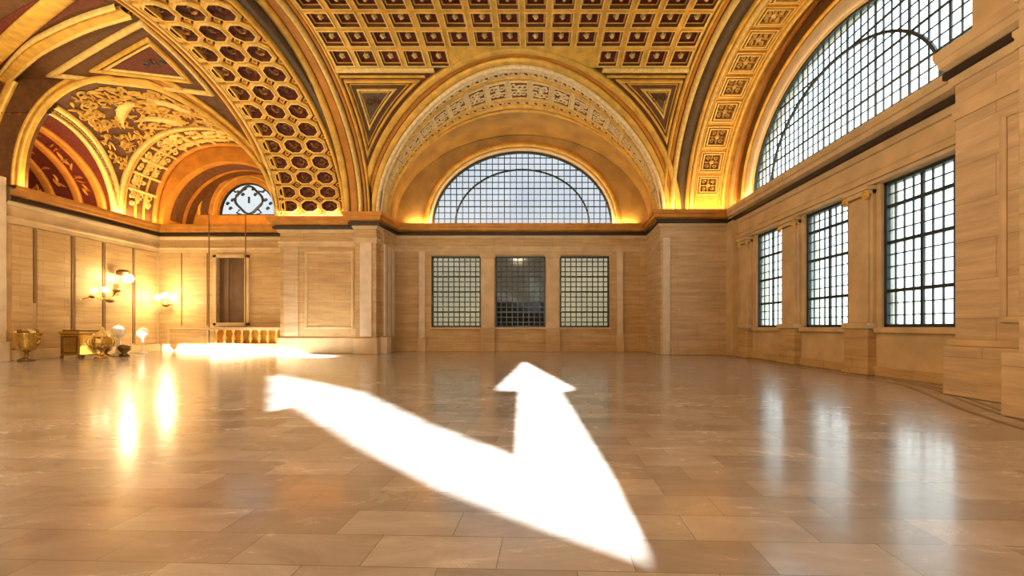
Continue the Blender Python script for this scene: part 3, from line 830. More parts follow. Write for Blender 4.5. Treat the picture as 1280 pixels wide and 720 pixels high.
# ================================================================== CORNICES
def cornice(name, path, ztop=SP, gold='orange', flip=1, k=1.):
    """path in plan; the room lies to the left of travel when flip=1"""
    root = empty(name, (path[0][0], path[0][1], 7.6), kind='structure')
    hm = Map(lambda u, v: (u, v, 0.), (0, 15, 50))
    def run(prof, mats, nm):
        m_ = MB(); nn = offs(path, False)
        m_.loops([[(p[0]+flip*n[0]*o*k, p[1]+flip*n[1]*o*k, z) for p, n in zip(path, nn)] for o, z in prof], mats, False); m_.build(nm, root)
    run([(0, 6.55), (.06, 6.55), (.06, 6.75), (.10, 6.80), (.10, 6.88), (.04, 6.9), (0, 6.9)], 'plain_stone', 'architrave')
    run([(0, 7.38), (.08, 7.40), (.14, 7.5), (.16, 7.58)], 'plain_stone', 'bed_moulding')
    run([(.16, 7.58), (.30, 7.60), (.30, 7.76), (.18, 7.80)], 'band', 'dark_band')
    run([(.18, 7.80), (.24, 7.82), (.40, 7.9), (.44, 8.05), (.50, 8.08), (.55, 8.2), (.55, SP), (-.3, SP), (-.3, SP-.1)], gold, 'crown_moulding')
    return root
cornice('trim_11', [(XW, 10.0), (XW, 23.7)], gold='plain_stone')
cornice('trim_4', [(XW, 23.7), (XW, 24.1), (7.3, 24.1), (7.5, YB), (-9.1, YB), (-9.35, 24.6), (-10.6, 24.6), (-10.6, 25.6), (-15.65, 25.6), (-15.65, YB2), (XL, YB2), (XL, 19.55)])
cornice('trim_5', [(8.6, 2.0), (8.6, 7.4), (10.1, 7.4), (10.1, 10.0), (XW, 10.0)], gold='plain_stone', k=.5)

# ================================================================== PIERS
def panel_face(mb, axis, c, a0, a1, z0, z1, w=.12, d=.05, mat='plain_stone', sgn=-1):
    """raised picture-frame moulding on a face; axis 'y' = face in plane y=c seen from -y, 'x' = plane x=c"""
    prof = ((0, 0), (0, d), (w*.5, d*1.2), (w, d*.6), (w, 0))
    base = ccw([(a0, z0), (a1, z0), (a1, z1), (a0, z1)])
    L = []
    for o, h in prof:
        q = inset(base, o); L.append([(p[0], c+sgn*h, p[1]) if axis == 'y' else (c+sgn*h, p[0], p[1]) for p in q])
    mb.loops(L, mat)
def base_block(root, x0, x1, y0, y1, mat='pier', h=1.05):
    m_ = MB(); m_.box(x0-.10, x1+.10, y0-.10, y1, 0, h*.8, mat); m_.box(x0-.06, x1+.06, y0-.06, y1, h*.8, h, mat); return m_.build('plinth', root, bevel=.02)
# left pier
p1 = empty('stone_pier', (-12.5, 25.6, 0), label='broad honey stone pier left of the end wall recess, under octagon coffered arch', category='pier')
m_ = MB(); m_.box(-15.65, -10.6, 25.6, YB2, 0, SP-.02, 'stone'); m_.box(-10.6, -9.35, 24.6, YB, 0, SP-.02, 'stone'); m_.box(-9.4, -9.1, 25.2, YB, 0, SP-.02, 'stone'); m_.build('shaft', p1, bevel=.02)
m_ = MB(); panel_face(m_, 'y', 25.6, -14.1, -11.1, 1.5, 6.3, .16, .07); m_.build('raised_panel', p1)
m_ = MB(); m_.box(-15.4, -14.5, 25.52, 25.7, 1.05, 6.6, 'pier'); m_.build('pilaster_strip', p1, bevel=.02)
m_ = MB(); m_.box(-10.3, -9.6, 24.52, 24.7, 1.05, 6.6, 'pale'); m_.build('pilaster_strip', p1, bevel=.02)
m_ = MB()
for y in (25.1, 25.8, 26.5): m_.box(-9.1, -9.0, y, y+.35, 1.05, 6.6, 'pale')
m_.build('fluted_side', p1, bevel=.02)
m_ = MB(); m_.box(-15.75, -10.7, 25.46, 27.5, 0, .95, 'plain_stone'); m_.box(-10.7, -9.25, 24.48, 27.2, 0, .95, 'plain_stone'); m_.build('plinth', p1, bevel=.03)
m_ = MB(); m_.box(-9.35, -8.85, 25.0, 25.7, 0, 1.0, 'pale'); m_.build('corner_block', p1, bevel=.03)
# right pier
p2 = empty('stone_pier', (9.4, 24.1, 0), label='pale travertine pier in the corner between end wall and side windows', category='pier')
m_ = MB(); m_.box(7.3, XW, 24.1, 27.7, 0, SP-.02, 'pier'); m_.build('shaft', p2, bevel=.03)
m_ = MB(); m_.box(7.42, 7.85, 24.02, 24.2, .0, 6.9, 'pale'); m_.build('pilaster_strip', p2, bevel=.02)
m_ = MB(); m_.box(XW-.3, XW, 23.3, 24.1, 0, SP-.02, 'plain_stone'); m_.build('corner_pilaster', p2, bevel=.02)
m_ = MB(); m_.box(7.9, 11.1, 24.0, 24.2, 0, .35, 'plain_stone'); m_.build('plinth', p2, bevel=.02)
# near right pier
p3 = empty('stone_pier', (10.5, 9, 0), label='massive near stone pier at the right edge, cutting off the last window', category='pier')
m_ = MB(); m_.box(10.1, XW, 7.4, 10.0, 0, SP-.02, 'pier'); m_.box(8.6, XW, 0, 7.4, 0, SP-.02, 'pier'); m_.build('shaft', p3, bevel=.03)
m_ = MB(); m_.box(9.95, XW, 7.3, 10.15, 0, 1.15, 'pier'); m_.box(10.0, XW, 7.35, 10.1, 1.15, 1.3, 'plain_stone'); m_.box(8.45, XW, 0, 7.55, 0, 1.15, 'pier'); m_.box(9.8, 10.0, 8.6, 10.0, 0, .45, 'pier'); m_.build('plinth', p3, bevel=.03)
m_ = MB(); panel_face(m_, 'x', 10.1, 7.75, 9.0, 1.7, 6.2, .12, .05); m_.build('raised_panel', p3)
# upper wall above the near pier
m_ = MB(); m_.box(10.1, XW, 7.4, 9.6, SP, 14.8, 'plain_stone'); m_.box(8.6, XW, 0, 7.4, SP, 14.8, 'plain_stone'); m_.build('upper_shaft', p3)

# ================================================================== PILASTERS
def pilaster_back(x, label, w=.42):
    r = empty('pilaster', (x, YB, 0), label=label, category='pilaster', group='pilasters between the end wall windows')
    m_ = MB(); m_.box(x-w, x+w, YB-.22, YB+.02, 1.55, 6.1, 'plain_stone'); m_.build('shaft', r, bevel=.02)
    m_ = MB(); m_.box(x-w-.05, x+w+.05, YB-.28, YB+.02, 0, 1.55, 'stone'); m_.build('pedestal', r, bevel=.02)
    m_ = MB(); m_.box(x-w-.06, x+w+.06, YB-.3, YB+.02, 6.1, 6.2, 'plain_stone'); m_.box(x-w-.1, x+w+.1, YB-.34, YB+.02, 6.2, 6.35, 'plain_stone'); m_.build('capital', r, bevel=.02)
pilaster_back(-3.045, 'stone pilaster between the left and middle end wall windows')
pilaster_back(1.205, 'stone pilaster between the middle and right end wall windows')
for x, lb in ((-7.35, 'narrow stone pilaster left of the left end wall window'), (5.6, 'narrow stone pilaster right of the right end wall window')):
    r = empty('pilaster', (x, YB, 0), label=lb, category='pilaster', group='narrow pilasters flanking the end wall windows')
    m_ = MB(); m_.box(x-.2, x+.2, YB-.16, YB+.02, .95, 6.55, 'pale'); m_.build('shaft', r, bevel=.02)
    m_ = MB(); m_.box(x-.26, x+.26, YB-.22, YB+.02, 0, .95, 'plain_stone'); m_.build('pedestal', r, bevel=.02)
def pilaster_right(y0, y1, label):
    yc = (y0+y1)/2
    r = empty('pilaster', (XW, yc, 0), label=label, category='pilaster', group='pilasters along the side windows')
    m_ = MB(); m_.box(XW-.22, XW+.02, y0+.12, y1-.12, 1.75, 6.0, 'plain_stone'); m_.box(XW-.14, XW+.02, y0+.02, y1-.02, 1.75, 6.2, 'plain_stone'); m_.build('shaft', r, bevel=.02)
    m_ = MB(); m_.box(XW-.30, XW+.02, y0+.02, y1-.02, 0, 1.55, 'stone'); m_.box(XW-.36, XW+.02, y0-.04, y1+.04, 1.55, 1.75, 'plain_stone'); m_.box(XW-.36, XW+.02, y0-.04, y1+.04, 0, .22, 'stone'); m_.build('pedestal', r, bevel=.03)
    cp = MB(); cp.box(XW-.30, XW+.02, y0+.02, y1-.02, 6.05, 6.2, 'plain_stone'); cp.box(XW-.36, XW+.02, y0-.03, y1+.03, 6.2, 6.34, 'plain_stone'); c_ = cp.build('capital', r, bevel=.02)
    for yy in (y0+.1, y1-.1):
        v_ = MB()
        pts = [(XW-.3, yy+.17*(1-.7*t/14)*math.cos(t*.7)*.8, 6.02+.17*(1-.7*t/14)*math.sin(t*.7)) for t in range(15)]
        v_.tube(pts, .04, 'gold', 6); v_.ball((XW-.3, yy, 6.02), .06, 'gold', 8); v_.build('volute', c_)
pilaster_right(17.75, 18.95, 'stone pilaster with scrolled capital between the far and middle side windows')
pilaster_right(13.85, 14.95, 'stone pilaster with scrolled capital between the middle and near side windows')
pilaster_right(21.7, 22.7, 'stone pilaster beyond the farthest side window, next to the corner')
# head and sill mouldings along the right wall and end wall
m_ = MB()
for z0, z1, d in ((6.36, 6.48, .16), (6.48, 6.56, .24)): m_.box(XW-d, XW+.02, 10.2, 23.9, z0, z1, 'plain_stone')
m_.build('trim_6', kind='structure', bevel=.01)
m_ = MB()
for a, b in ((19.0, 21.6), (15.0, 17.7), (10.3, 13.8)): m_.box(XW-.16, XW+.02, a, b, 1.42, 1.58, 'plain_stone')
m_.build('trim_7', kind='structure', bevel=.01)
m_ = MB(); m_.box(XW-.1, XW+.02, 10.2, 23.3, 0, .3, 'stone'); m_.build('baseboard_right', kind='structure', bevel=.02)
m_ = MB(); m_.box(-8.8, 7.3, YB-.12, YB+.02, 0, .25, 'stone'); m_.build('baseboard_back', kind='structure', bevel=.02)
m_ = MB()
for a, b in W3: m_.box(a-.08, b+.08, YB-.14, YB+.02, 1.46, 1.58, 'plain_stone')
m_.box(-6.9, 5.05, YB-.12, YB+.02, 6.36, 6.5, 'plain_stone'); m_.build('trim_8', kind='structure', bevel=.01)

# ================================================================== WINDOWS
def window(n, to3, a0, a1, z0, z1, cols, rows, label, thickc=(), thickr=(), mats=('glass',), fr=.10, splits=None, bar=.016):
    """to3(u, d, z) ; d into the wall"""
    c = to3((a0+a1)/2, .25, z0); root = empty('window_%d' % n, c, kind='structure', label=label)
    def bx(m_, u0, u1, d0, d1, w0, w1, mat):
        vs = [to3(u, d, w) for w in (w0, w1) for d in (d0, d1) for u in (u0, u1)]
        m_.add(vs, [(0, 2, 3, 1), (4, 5, 7, 6), (0, 1, 5, 4), (2, 6, 7, 3), (0, 4, 6, 2), (1, 3, 7, 5)], mat)
    m_ = MB()
    bx(m_, a0-.02, a0+fr, .12, .32, z0, z1, 'iron'); bx(m_, a1-fr, a1+.02, .12, .32, z0, z1, 'iron'); bx(m_, a0, a1, .12, .32, z0-.02, z0+fr, 'iron'); bx(m_, a0, a1, .12, .32, z1-fr, z1+.02, 'iron')
    m_.build('window_frame', root)
    m_ = MB()
    for i in range(1, cols):
        u = a0+(a1-a0)*i/cols; t = .045 if i in thickc else bar
        bx(m_, u-t, u+t, .19 if i in thickc else .21, .27, z0+fr, z1-fr, 'iron')
    for j in range(1, rows):
        z = z0+(z1-z0)*j/rows; t = .05 if j in thickr else bar
        bx(m_, a0+fr, a1-fr, .18 if j in thickr else .215, .27, z-t, z+t, 'iron')
    m_.build('glazing_bars', root)
    sp = splits or [0, 1]
    for k in range(len(sp)-1):
        m_ = MB(); bx(m_, a0+.02, a1-.02, .24, .25, z0+(z1-z0)*sp[k], z0+(z1-z0)*sp[k+1], mats[k]); m_.build('pane', root)
    return root
tb = lambda u, d, z: (u, YB+d, z)
window(1, tb, *W3[0], 1.6, 6.27, 9, 14, 'left of the three end wall windows', (), (3, 7, 10), ('glass_warm',), bar=.03)
window(2, tb, *W3[1], 1.6, 6.27, 9, 14, 'dark middle window of the end wall', (), (3, 7, 10), ('glass_dark', 'glass_dim'), splits=[0, .36, 1], bar=.03)
window(3, tb, *W3[2], 1.6, 6.27, 9, 14, 'right of the three end wall windows', (), (3, 7, 10), ('glass_warm',), bar=.03)
tr = lambda u, d, z: (XW+d, u, z)
window(5, tr, *WR[0], 1.6, 6.33, 6, 12, 'farthest of the tall side windows', (3,), (3, 6, 9), ('glass',))
window(6, tr, *WR[1], 1.6, 6.33, 8, 12, 'middle of the tall side windows', (4,), (3, 7, 10), ('glass',))
window(7, tr, *WR[2], 1.6, 6.33, 8, 12, 'nearest of the tall side windows', (4,), (3, 7, 10), ('glass',))
def lunette(n, to3, cx, a, z0, b, cols, rows, label, mat, rib=.755, ribb=.765, fr=.10, bar=.013):
    root = empty('window_%d' % n, to3(cx, .25, z0), kind='structure', label=label)
    def arc(a_, b_, w, d0, d1):
        m_ = MB(); A = arch_pts(cx, a_, z0, b_, 48); B = arch_pts(cx, a_-w, z0, b_-w, 48)
        m_.loops([[to3(p[0], d0, p[1]) for p in B], [to3(p[0], d0, p[1]) for p in A], [to3(p[0], d1, p[1]) for p in A], [to3(p[0], d1, p[1]) for p in B], [to3(p[0], d0, p[1]) for p in B]], 'iron', False)
        return m_
    m_ = arc(a+.02, b+.02, fr+.02, .10, .32)
    vs = [to3(u, d, z) for z in (z0, z0+fr) for d in (.12, .32) for u in (cx-a, cx+a)]
    m_.add(vs, [(0, 2, 3, 1), (4, 5, 7, 6), (0, 1, 5, 4), (2, 6, 7, 3), (0, 4, 6, 2), (1, 3, 7, 5)], 'iron'); m_.build('window_frame', root)
    if rib: arc(a*rib, b*ribb, .09, .18, .28).build('arched_rib', root)
    m_ = MB()
    def bx(u0, u1, d0, d1, w0, w1):
        vs = [to3(u, d, w) for w in (w0, w1) for d in (d0, d1) for u in (u0, u1)]
        m_.add(vs, [(0, 2, 3, 1), (4, 5, 7, 6), (0, 1, 5, 4), (2, 6, 7, 3), (0, 4, 6, 2), (1, 3, 7, 5)], 'iron')
    for i in range(1, cols):
        u = cx-a+2*a*i/cols; h = b*math.sqrt(max(0, 1-((u-cx)/a)**2)); t = .028 if i % 4 == 0 else bar
        bx(u-t, u+t, .21, .27, z0, z0+h-.03)
    for j in range(1, rows):
        z = z0+b*j/rows; h = a*math.sqrt(max(0, 1-(j/rows)**2)); t = .032 if j % 3 == 0 else bar
        bx(cx-h+.03, cx+h-.03, .215, .27, z-t, z+t)
    m_.build('glazing_bars', root)
    m_ = MB(); A = arch_pts(cx, a-.02, z0, b-.02, 40)
    m_.add([to3(p[0], .245, p[1]) for p in A], [tuple(range(len(A)))], mat); m_.build('pane', root)
    return root
lunette(4, tb, XC, 5.93, 8.37, 4.83, 30, 12, 'large lunette window above the end wall windows', 'glass_grey', bar=.022)
lunette(8, tr, YC, 5.75, 8.42, 4.65, 36, 12, 'huge lunette window above the side windows', 'glass')
# small round-headed window of the side bay, with wrought tracery
def small_window():
    cx, a, z0, b = wl
    to3 = lambda u, d, z: (u, YN+d, z)
    root = empty('window_9', (cx, YN+.2, z0), kind='structure', label='small round-headed window with curled tracery in the side bay')
    m_ = MB(); A = arch_pts(cx, a, z0, b, 32); B = arch_pts(cx, a-.1, z0, b-.1, 32)
    m_.loops([[to3(p[0], .05, p[1]) for p in B], [to3(p[0], .05, p[1]) for p in A], [to3(p[0], .2, p[1]) for p in A], [to3(p[0], .2, p[1]) for p in B]], 'iron', False)
    m_.box(cx-a, cx+a, YN+.05, YN+.2, z0, z0+.08, 'iron'); m_.build('window_frame', root)
    m_ = MB()
    m_.tube([(cx+(.92+.08*math.cos(t*2*PI/12))*math.cos(t*2*PI/48+PI/2), YN+.1, z0+1.12+(.92+.08*math.cos(t*2*PI/12))*math.sin(t*2*PI/48+PI/2)) for t in range(49)], .085, 'iron', 6)
    for sx in (-1, 1):
        m_.tube([(cx+sx*.68, YN+.1, z0+.42), (cx+sx*.9, YN+.1, z0+.2), (cx+sx*.55, YN+.1, z0+.06)], .07, 'iron', 6)
        m_.tube([(cx+sx*.7, YN+.1, z0+1.75), (cx+sx*1.0, YN+.1, z0+1.7), (cx+sx*1.25, YN+.1, z0+1.95)], .07, 'iron', 6)
        for px, pz in ((1.35, .5), (1.55, .85), (1.2, 1.1), (.45, 1.5), (.3, 1.9)):
            m_.tube([(cx+sx*px+.12*(1-t/9)*math.cos(t), YN+.1, z0+pz+.14*(1-t/9)*math.sin(t)) for t in range(8)], .055, 'iron', 5)
    m_.tube([(cx, YN+.1, z0+.9), (cx, YN+.1, z0+1.35)], .07, 'iron', 6)
    m_.build('tracery', root)
    m_ = MB(); A = arch_pts(cx, a-.02, z0, b-.02, 30); m_.add([to3(p[0], .15, p[1]) for p in A], [tuple(range(len(A)))], 'glass_milky'); m_.build('pane', root)
small_window()
# dark recessed opening on the side end wall
r = empty('door_1', (-20.1, YB2, 1.9), kind='structure', label='dark brown shuttered opening in the side bay')
m_ = MB(); m_.box(DOOR[0], DOOR[1], YB2+.22, YB2+.29, 1.9, 6.2, 'door'); m_.box(-20.5, -20.42, YB2+.17, YB2+.24, 1.9, 6.2, 'reveal'); m_.build('shutter', r)
m_ = MB()
for x0, x1, z0, z1 in ((DOOR[0]-.22, DOOR[0], 1.7, 6.4), (DOOR[1], DOOR[1]+.32, 1.7, 6.4), (DOOR[0]-.22, DOOR[1]+.32, 6.2, 6.42), (DOOR[0]-.22, DOOR[1]+.32, 1.68, 1.9)):
    m_.box(x0, x1, YB2-.1, YB2+.02, z0, z1, 'plain_stone')
m_.build('door_frame', r, bevel=.015)
# thin rods and joints on the side end wall
r = empty('trim_9', (-20, YB2, 0), kind='structure')
for x in (-21.12, -18.75):
    m_ = MB(); m_.box(x-.022, x+.022, YB2-.62, YB2-.57, .0, 9.0, 'reveal'); m_.build('vertical_rod', r)
for x in (-23.4, -21.7): 
    m_ = MB(); m_.box(x-.03, x+.03, YB2-.03, YB2+.01, 1.7, 6.5, 'reveal'); m_.build('joint', r)
m_ = MB(); panel_face(m_, 'y', YB2, -24.3, -21.6, .3, 1.55, .1, .05); m_.build('dado_panel', r)
r = empty('trim_10', (XL, 23, 0), kind='structure')
for y, w in ((20.7, .035), (22.4, .045), (24.0, .04), (25.8, .04)):
    m_ = MB(); m_.box(XL-.01, XL+.05, y-w, y+w, .6 if y > 21 else 2.8, 6.5, 'reveal'); m_.build('joint', r)
for a, b in ((19.8, 20.6), (20.8, 22.28), (22.52, 23.9), (24.1, 25.7), (25.9, 27.4)):
    m_ = MB(); m_.box(XL-.01, XL+.06, a, b, .55, 6.5, 'stone'); m_.build('wall_panel', r, bevel=.02)
m_ = MB(); m_.box(XL-.01, XL+.12, 19.6, YB2, 0, .5, 'plain_stone'); m_.build('baseboard_left', kind='structure', bevel=.02)
# pilaster at the extreme left edge
r = empty('pilaster', (XL, 19.3, 0), label='pale pilaster at the extreme left edge of the side bay', category='pilaster')
m_ = MB(); m_.box(XL-.1, XL+.22, 18.7, 19.45, .9, SP+.3, 'pale'); m_.build('shaft', r, bevel=.02)
m_ = MB(); m_.box(XL-.1, XL+.30, 18.6, 19.52, 0, .9, 'pale'); m_.build('pedestal', r, bevel=.02)

# ================================================================== FURNISHINGS
def baluster_prof(h):
    return [(.09, 0), (.09, .05*h), (.05, .1*h), (.11, .35*h), (.09, .5*h), (.04, .75*h), (.07, .9*h), (.09, .93*h), (.09, h)]
r = empty('balustrade', (-18.7, 26.9, 0), label='low amber stone balustrade below the dark opening in the side bay', category='balustrade')
m_ = MB(); m_.box(-20.9, -15.8, 26.75, 27.1, .0, .55, 'plain_stone'); m_.build('base', r, bevel=.02)
m_ = MB(); m_.box(-20.95, -15.8, 26.7, 27.15, 1.42, 1.6, 'plain_stone'); m_.build('top_rail', r, bevel=.02)
for i in range(9):
    m_ = MB(); m_.lathe(baluster_prof(.87), -20.6+i*.56, 26.92, 'gold', 12, .55); m_.build('baluster', r, smooth=True)
m_ = MB(); m_.box(-20.95, -15.8, 27.2, 27.3, .3, 1.5, 'orange'); m_.build('back_panel', r)

# wall lamps
def globe(root, c, rr):
    m_ = MB(); m_.ball(c, rr, 'globe', 14); return m_.build('globe', root, smooth=True)
l1 = empty('wall_lamp', (XL, 25.0, 4.2), label='branching brass wall lamp with glowing globe on the long left wall', category='lamp')
def PL(x, y, off):   # pixel -> point at distance off from the left wall
    X = XL+off; Z = -X*F/(VX-x); return (X, Z, EYE+(VY-y)*Z/F)
bp = PL(146, 362, .1)
m_ = MB(); m_.box(XL, XL+.1, bp[1]-.16, bp[1]+.16, bp[2]-.35, bp[2]+.35, 'dark_brass'); m_.build('back_plate', l1, bevel=.03)
g1 = PL(160, 348, .55); g0 = PL(146, 363, .5); k1 = PL(138, 376, .45); k2 = PL(115, 371, .45); k3 = PL(100, 375, .45)
m_ = MB(); m_.tube([(XL+.1, bp[1], bp[2]), g0, ((g0[0]+g1[0])/2, (g0[1]+g1[1])/2, g0[2]-.05), (g1[0], g1[1], g1[2]-.3)], .035, 'brass', 8); m_.tube([g0, k1, k2, k3], .035, 'brass', 8); m_.build('arm', l1, smooth=True)
globe(l1, g1, .28); globe(l1, (PL(132, 362, .5)), .17); globe(l1, (PL(118, 363, .5)), .13)
m_ = MB(); m_.lathe([(.05, .45), (.3, .5), (.3, .75), (.2, .82), (.02, .85)], PL(154, 342, .55)[0], PL(154, 342, .55)[1], 'dark_brass', 14, PL(154, 342, .55)[2]-.6); m_.build('cap', l1, smooth=True)
for q, s in ((g0, .2), (k1, .2), (k2, .15)):
    m_ = MB(); m_.ball((q[0], q[1], q[2]), s, 'dark_brass', 10, (1, 1, .6)); m_.build('cup', l1, smooth=True)
cx, cy, cz = (-24.0, 27.1, EYE+(VY-374)*27.1/F)
l2 = empty('wall_lamp', (cx, YB2, cz), label='brass wall lamp with three glowing globes beside the far corner', category='lamp')
m_ = MB(); m_.lathe([(.02, -.52), (.16, -.46), (.24, -.35), (.1, -.28), (.05, -.2), (.05, .05)], cx, cy, 'dark_brass', 14, cz); m_.build('bowl', l2, smooth=True)
m_ = MB(); m_.tube([(cx, YB2, cz-.3), (cx, cy+.2, cz-.35), (cx, cy, cz-.1)], .04, 'brass', 8)
for sx in (-1, 1): m_.tube([(cx, cy, cz-.2), (cx+sx*.3, cy-.05, cz-.25), (cx+sx*.48, cy-.05, cz-.05)], .035, 'brass', 8)
m_.build('arm', l2, smooth=True)
for sx, dz in ((-1, .1), (0, .25), (1, .12)): globe(l2, (cx+sx*.48, cy-.05, cz+dz), .2)

# brass pieces on the floor along the left wall
def urn(x, y, label):
    r = empty('brass_urn', (x, y, 0), label=label, category='urn')
    m_ = MB(); m_.lathe([(.02, .02), (.28, .0), (.30, .06), (.2, .12), (.08, .18), (.06, .38), (.1, .44)], x, y, 'dark_brass', 18); m_.build('foot', r, smooth=True)
    m_ = MB(); m_.lathe([(.1, .42), (.30, .55), (.42, .8), (.44, 1.1), (.50, 1.28), (.54, 1.32), (.50, 1.33), (.42, 1.15), (.38, .8), (.1, .55)], x, y, 'brass', 20); b_ = m_.build('bowl', r, smooth=True)
    for s in (-1, 1):
        h = MB(); h.tube([(x+s*.4, y, .8), (x+s*.62, y, .85), (x+s*.66, y, 1.1), (x+s*.45, y, 1.2)], .035, 'brass', 8); h.build('handle', b_, smooth=True)
    m_ = MB()
    for i in range(9): m_.ball((x+.3*math.cos(i*.7), y+.3*math.sin(i*.7), 1.34+.05*(i % 2)), .11, 'dark_brass' if i % 3 else 'gold_pale', 8)
    m_.build('filling', r, smooth=True)
urn(-24.05, 19.7, 'brass urn with side handles on the floor at the far left')
# brass chest
bx_, by_ = -23.75, 21.9
r = empty('brass_chest', (bx_, by_, 0), label='square brass chest beside an ornate brass lantern near the left wall', category='chest')
m_ = MB(); m_.box(bx_-.55, bx_+.45, by_-.6, by_+.5, .15, 1.25, 'brass'); m_.build('body', r, bevel=.04)
m_ = MB(); m_.box(bx_-.6, bx_+.5, by_-.65, by_+.55, 1.25, 1.38, 'brass'); m_.box(bx_-.5, bx_+.4, by_-.55, by_+.45, 1.38, 1.46, 'dark_brass'); m_.build('lid', r, bevel=.03)
for sx in (-.5, .4):
    for sy in (-.55, .45):
        f_ = MB(); f_.ball((bx_+sx, by_+sy, .08), .085, 'dark_brass', 8); f_.build('foot', r, smooth=True)
m_ = MB(); panel_face(m_, 'y', by_-.6, bx_-.45, bx_+.35, .25, 1.15, .07, .03, 'dark_brass'); m_.build('front_frame', r)
lx_, ly_ = -22.45, 21.6
r = empty('brass_lantern', (lx_, ly_, 0), label='ornate shining brass lantern on a foot, right of the brass chest', category='lantern')
m_ = MB(); m_.lathe([(.02, .02), (.3, .0), (.3, .06), (.12, .14), (.07, .3), (.12, .42)], lx_, ly_, 'brass', 16); m_.build('foot', r, smooth=True)
m_ = MB(); m_.lathe([(.12, .42), (.42, .6), (.5, .8), (.46, 1.0), (.3, 1.12)], lx_, ly_, 'brass', 10); m_.build('body', r)
m_ = MB(); m_.lathe([(.34, 1.1), (.2, 1.3), (.08, 1.45), (.1, 1.52), (.02, 1.62)], lx_, ly_, 'gold_pale', 12); m_.build('cap', r, smooth=True)
m_ = MB()
for i in range(8):
    a = i*PI/4; m_.tube([(lx_+q*math.cos(a), ly_+q*math.sin(a), z_) for q, z_ in ((.40, .58), (.50, .66), (.56, .8), (.55, .95), (.46, 1.08), (.50, 1.18), (.42, 1.24))], .04, 'gold_pale', 6)
m_.build('scrolls', r, smooth=True)
# pale candle stand with dark footed bowls
sx_, sy_ = -22.95, 22.95
r = empty('candle_stand', (sx_, sy_, 0), label='pale standing candle holder with dark bowls at its foot by the left wall', category='candle stand')
m_ = MB(); m_.lathe([(.02, .02), (.3, .0), (.32, .08), (.14, .2), (.09, .5), (.09, 1.0), (.2, 1.1), (.28, 1.2), (.3, 1.5), (.26, 1.55)], sx_, sy_, 'candle', 18); m_.build('column', r, smooth=True)
m_ = MB(); m_.lathe([(.24, 1.5), (.2, 1.62), (.02, 1.7)], sx_, sy_, 'candle', 16); m_.build('candle', r, smooth=True)
for dx in (-.62, .45):
    m_ = MB(); m_.lathe([(.02, .01), (.2, .01), (.24, .08), (.12, .18), (.28, .38), (.3, .5), (.2, .62), (.02, .66)], sx_+dx, sy_-.1, 'dark_brass', 14); m_.build('bowl', r, smooth=True)
# small white lantern near the corner
qx, qy = -23.9, 25.4
r = empty('porcelain_lantern', (qx, qy, 0), label='small white lantern on a slim post near the far left corner', category='lantern')
m_ = MB(); m_.lathe([(.02, .02), (.24, .0), (.24, .06), (.07, .14), (.05, .9), (.1, .95)], qx, qy, 'candle', 14); m_.build('post', r, smooth=True)
m_ = MB(); m_.lathe([(.1, .95), (.26, 1.1), (.28, 1.35), (.2, 1.5), (.02, 1.6)], qx, qy, 'candle', 14); m_.build('shade', r, smooth=True)

# ================================================================== LIGHT
w = bpy.data.worlds.new('sky'); bpy.context.scene.world = w; w.use_nodes = True
nt = w.node_tree; bg = nt.nodes['Background']
tc = N(nt, 'ShaderNodeTexCoord'); sx = N(nt, 'ShaderNodeSeparateXYZ'); nt.links.new(tc.outputs['Generated'], sx.inputs[0])
rp = N(nt, 'ShaderNodeValToRGB'); e = rp.color_ramp.elements
e[0].position = .0; e[0].color = (.22, .24, .18, 1); e[1].position = 1; e[1].color = (.62, .76, 1, 1)
for p, c in ((.485, (.50, .55, .44)), (.515, (.92, .96, .84)), (.60, (.90, .95, 1.0)), (.75, (.80, .90, 1.0))):
    n_ = e.new(p); n_.color = (*c, 1)
mr = N(nt, 'ShaderNodeMapRange'); mr.inputs['From Min'].default_value = -1; mr.inputs['From Max'].default_value = 1
nt.links.new(sx.outputs['Z'], mr.inputs['Value']); nt.links.new(mr.outputs[0], rp.inputs['Fac'])
no = N(nt, 'ShaderNodeTexNoise'); no.inputs['Scale'].default_value = 5; no.inputs['Detail'].default_value = 6; nt.links.new(tc.outputs['Generated'], no.inputs['Vector'])
r2 = N(nt, 'ShaderNodeValToRGB'); r2.color_ramp.elements[0].color = (.80, .84, .88, 1); r2.color_ramp.elements[1].color = (1.08, 1.06, 1.04, 1)
r2.color_ramp.elements[0].position = .35; r2.color_ramp.elements[1].position = .65
nt.links.new(no.outputs['Fac'], r2.inputs['Fac'])
mx = N(nt, 'ShaderNodeMix', data_type='RGBA', blend_type='MULTIPLY'); mx.inputs[0].default_value = 1
nt.links.new(rp.outputs[0], mx.inputs[6]); nt.links.new(r2.outputs[0], mx.inputs[7]); nt.links.new(mx.outputs[2], bg.inputs[0])
bg.inputs[1].default_value = 4.4

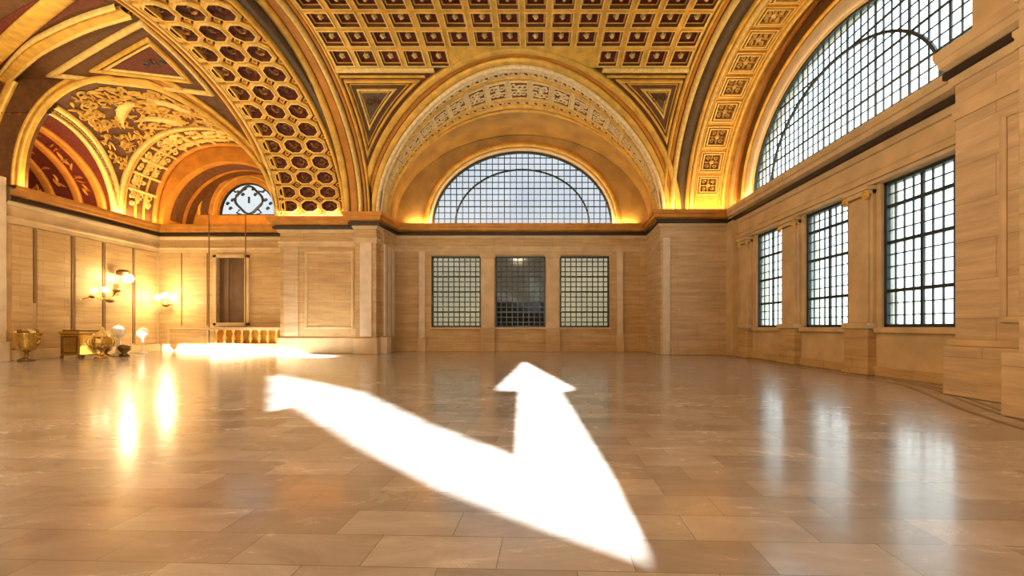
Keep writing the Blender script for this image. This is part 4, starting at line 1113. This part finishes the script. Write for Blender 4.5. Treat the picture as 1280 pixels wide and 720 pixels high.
def light(name, kind, loc, energy, col, **kw):
    d = bpy.data.lights.new(name, kind); d.energy = energy; d.color = col
    for k, v in kw.items():
        if k not in ('rot', 'portal'): setattr(d, k, v)
    o = bpy.data.objects.new(name, d); o.location = loc; o.rotation_euler = kw.get('rot', (0, 0, 0)); C.objects.link(o)
    if kw.get('portal'): d.cycles.is_portal = True
    return o
s = light('sun', 'SUN', (0, -30, 20), 125, (1, .98, .94), angle=R(.8))
s.rotation_euler = sd.to_track_quat('-Z', 'Y').to_euler()
light('portal', 'AREA', (XW+.8, 16, 6.2), 1, (1, 1, 1), shape='RECTANGLE', size=14, size_y=13, rot=(0, R(90), 0), portal=True)
light('portal', 'AREA', (XC, YB+.7, 7), 1, (1, 1, 1), shape='RECTANGLE', size=13, size_y=13, rot=(R(-90), 0, 0), portal=True)
WARM = (1., .60, .24)
def cove(x, y, lx_, ly_, en, tilt=(0, 0), col=WARM):
    # long lamps lying on the cornice, shining up at the vault
    light('cove_lamp', 'AREA', (x, y, SP+.07), en, col, shape='RECTANGLE', size=lx_, size_y=ly_, rot=(PI+tilt[0], tilt[1], 0))
cove(-12.6, 25.4, 5.6, .2, 420, (R(-25), 0))
cove(XC, YB-.25, 15, .2, 430, (R(-30), 0))
cove(9.3, 23.9, 3.6, .2, 110, (R(-25), 0))
cove(XW-.25, 17, .2, 13, 330, (0, R(25)))
cove(XL+.3, 23.5, .2, 7.5, 320, (0, R(-25)))
cove(-20, YB2-.3, 8, .2, 320, (R(-25), 0))
for q in (g1, (cx, cy, cz)):
    light('lamp_glow', 'POINT', (q[0]+.35, q[1]-.35, q[2]+.1), 330, (1, .72, .36), shadow_soft_size=.25)
# unseen fill lights added to brighten the walls warmly, no fixtures
for px_, py_ in ((-14, 6), (-2, 3), (-20, 12)):
    light('added_fill_light', 'POINT', (px_, py_, 10.5), 1700, (1, .76, .46), shadow_soft_size=.8)

# ================================================================== CAMERA
cam = bpy.data.cameras.new('camera'); co = bpy.data.objects.new('camera', cam); C.objects.link(co)
co.location = (0, 0, EYE); co.rotation_euler = (PI/2, 0, 0)
cam.sensor_width = 36; cam.lens = F/1280*36; cam.shift_x = (640-VX)/1280; cam.shift_y = (VY-360)/1280; cam.clip_end = 300; cam.clip_start = .05
sc = bpy.context.scene; sc.camera = co
sc.view_settings.view_transform = 'Standard'; sc.view_settings.look = 'None'; sc.view_settings.gamma = 1; sc.view_settings.exposure = 0
sc.view_settings.use_curve_mapping = False
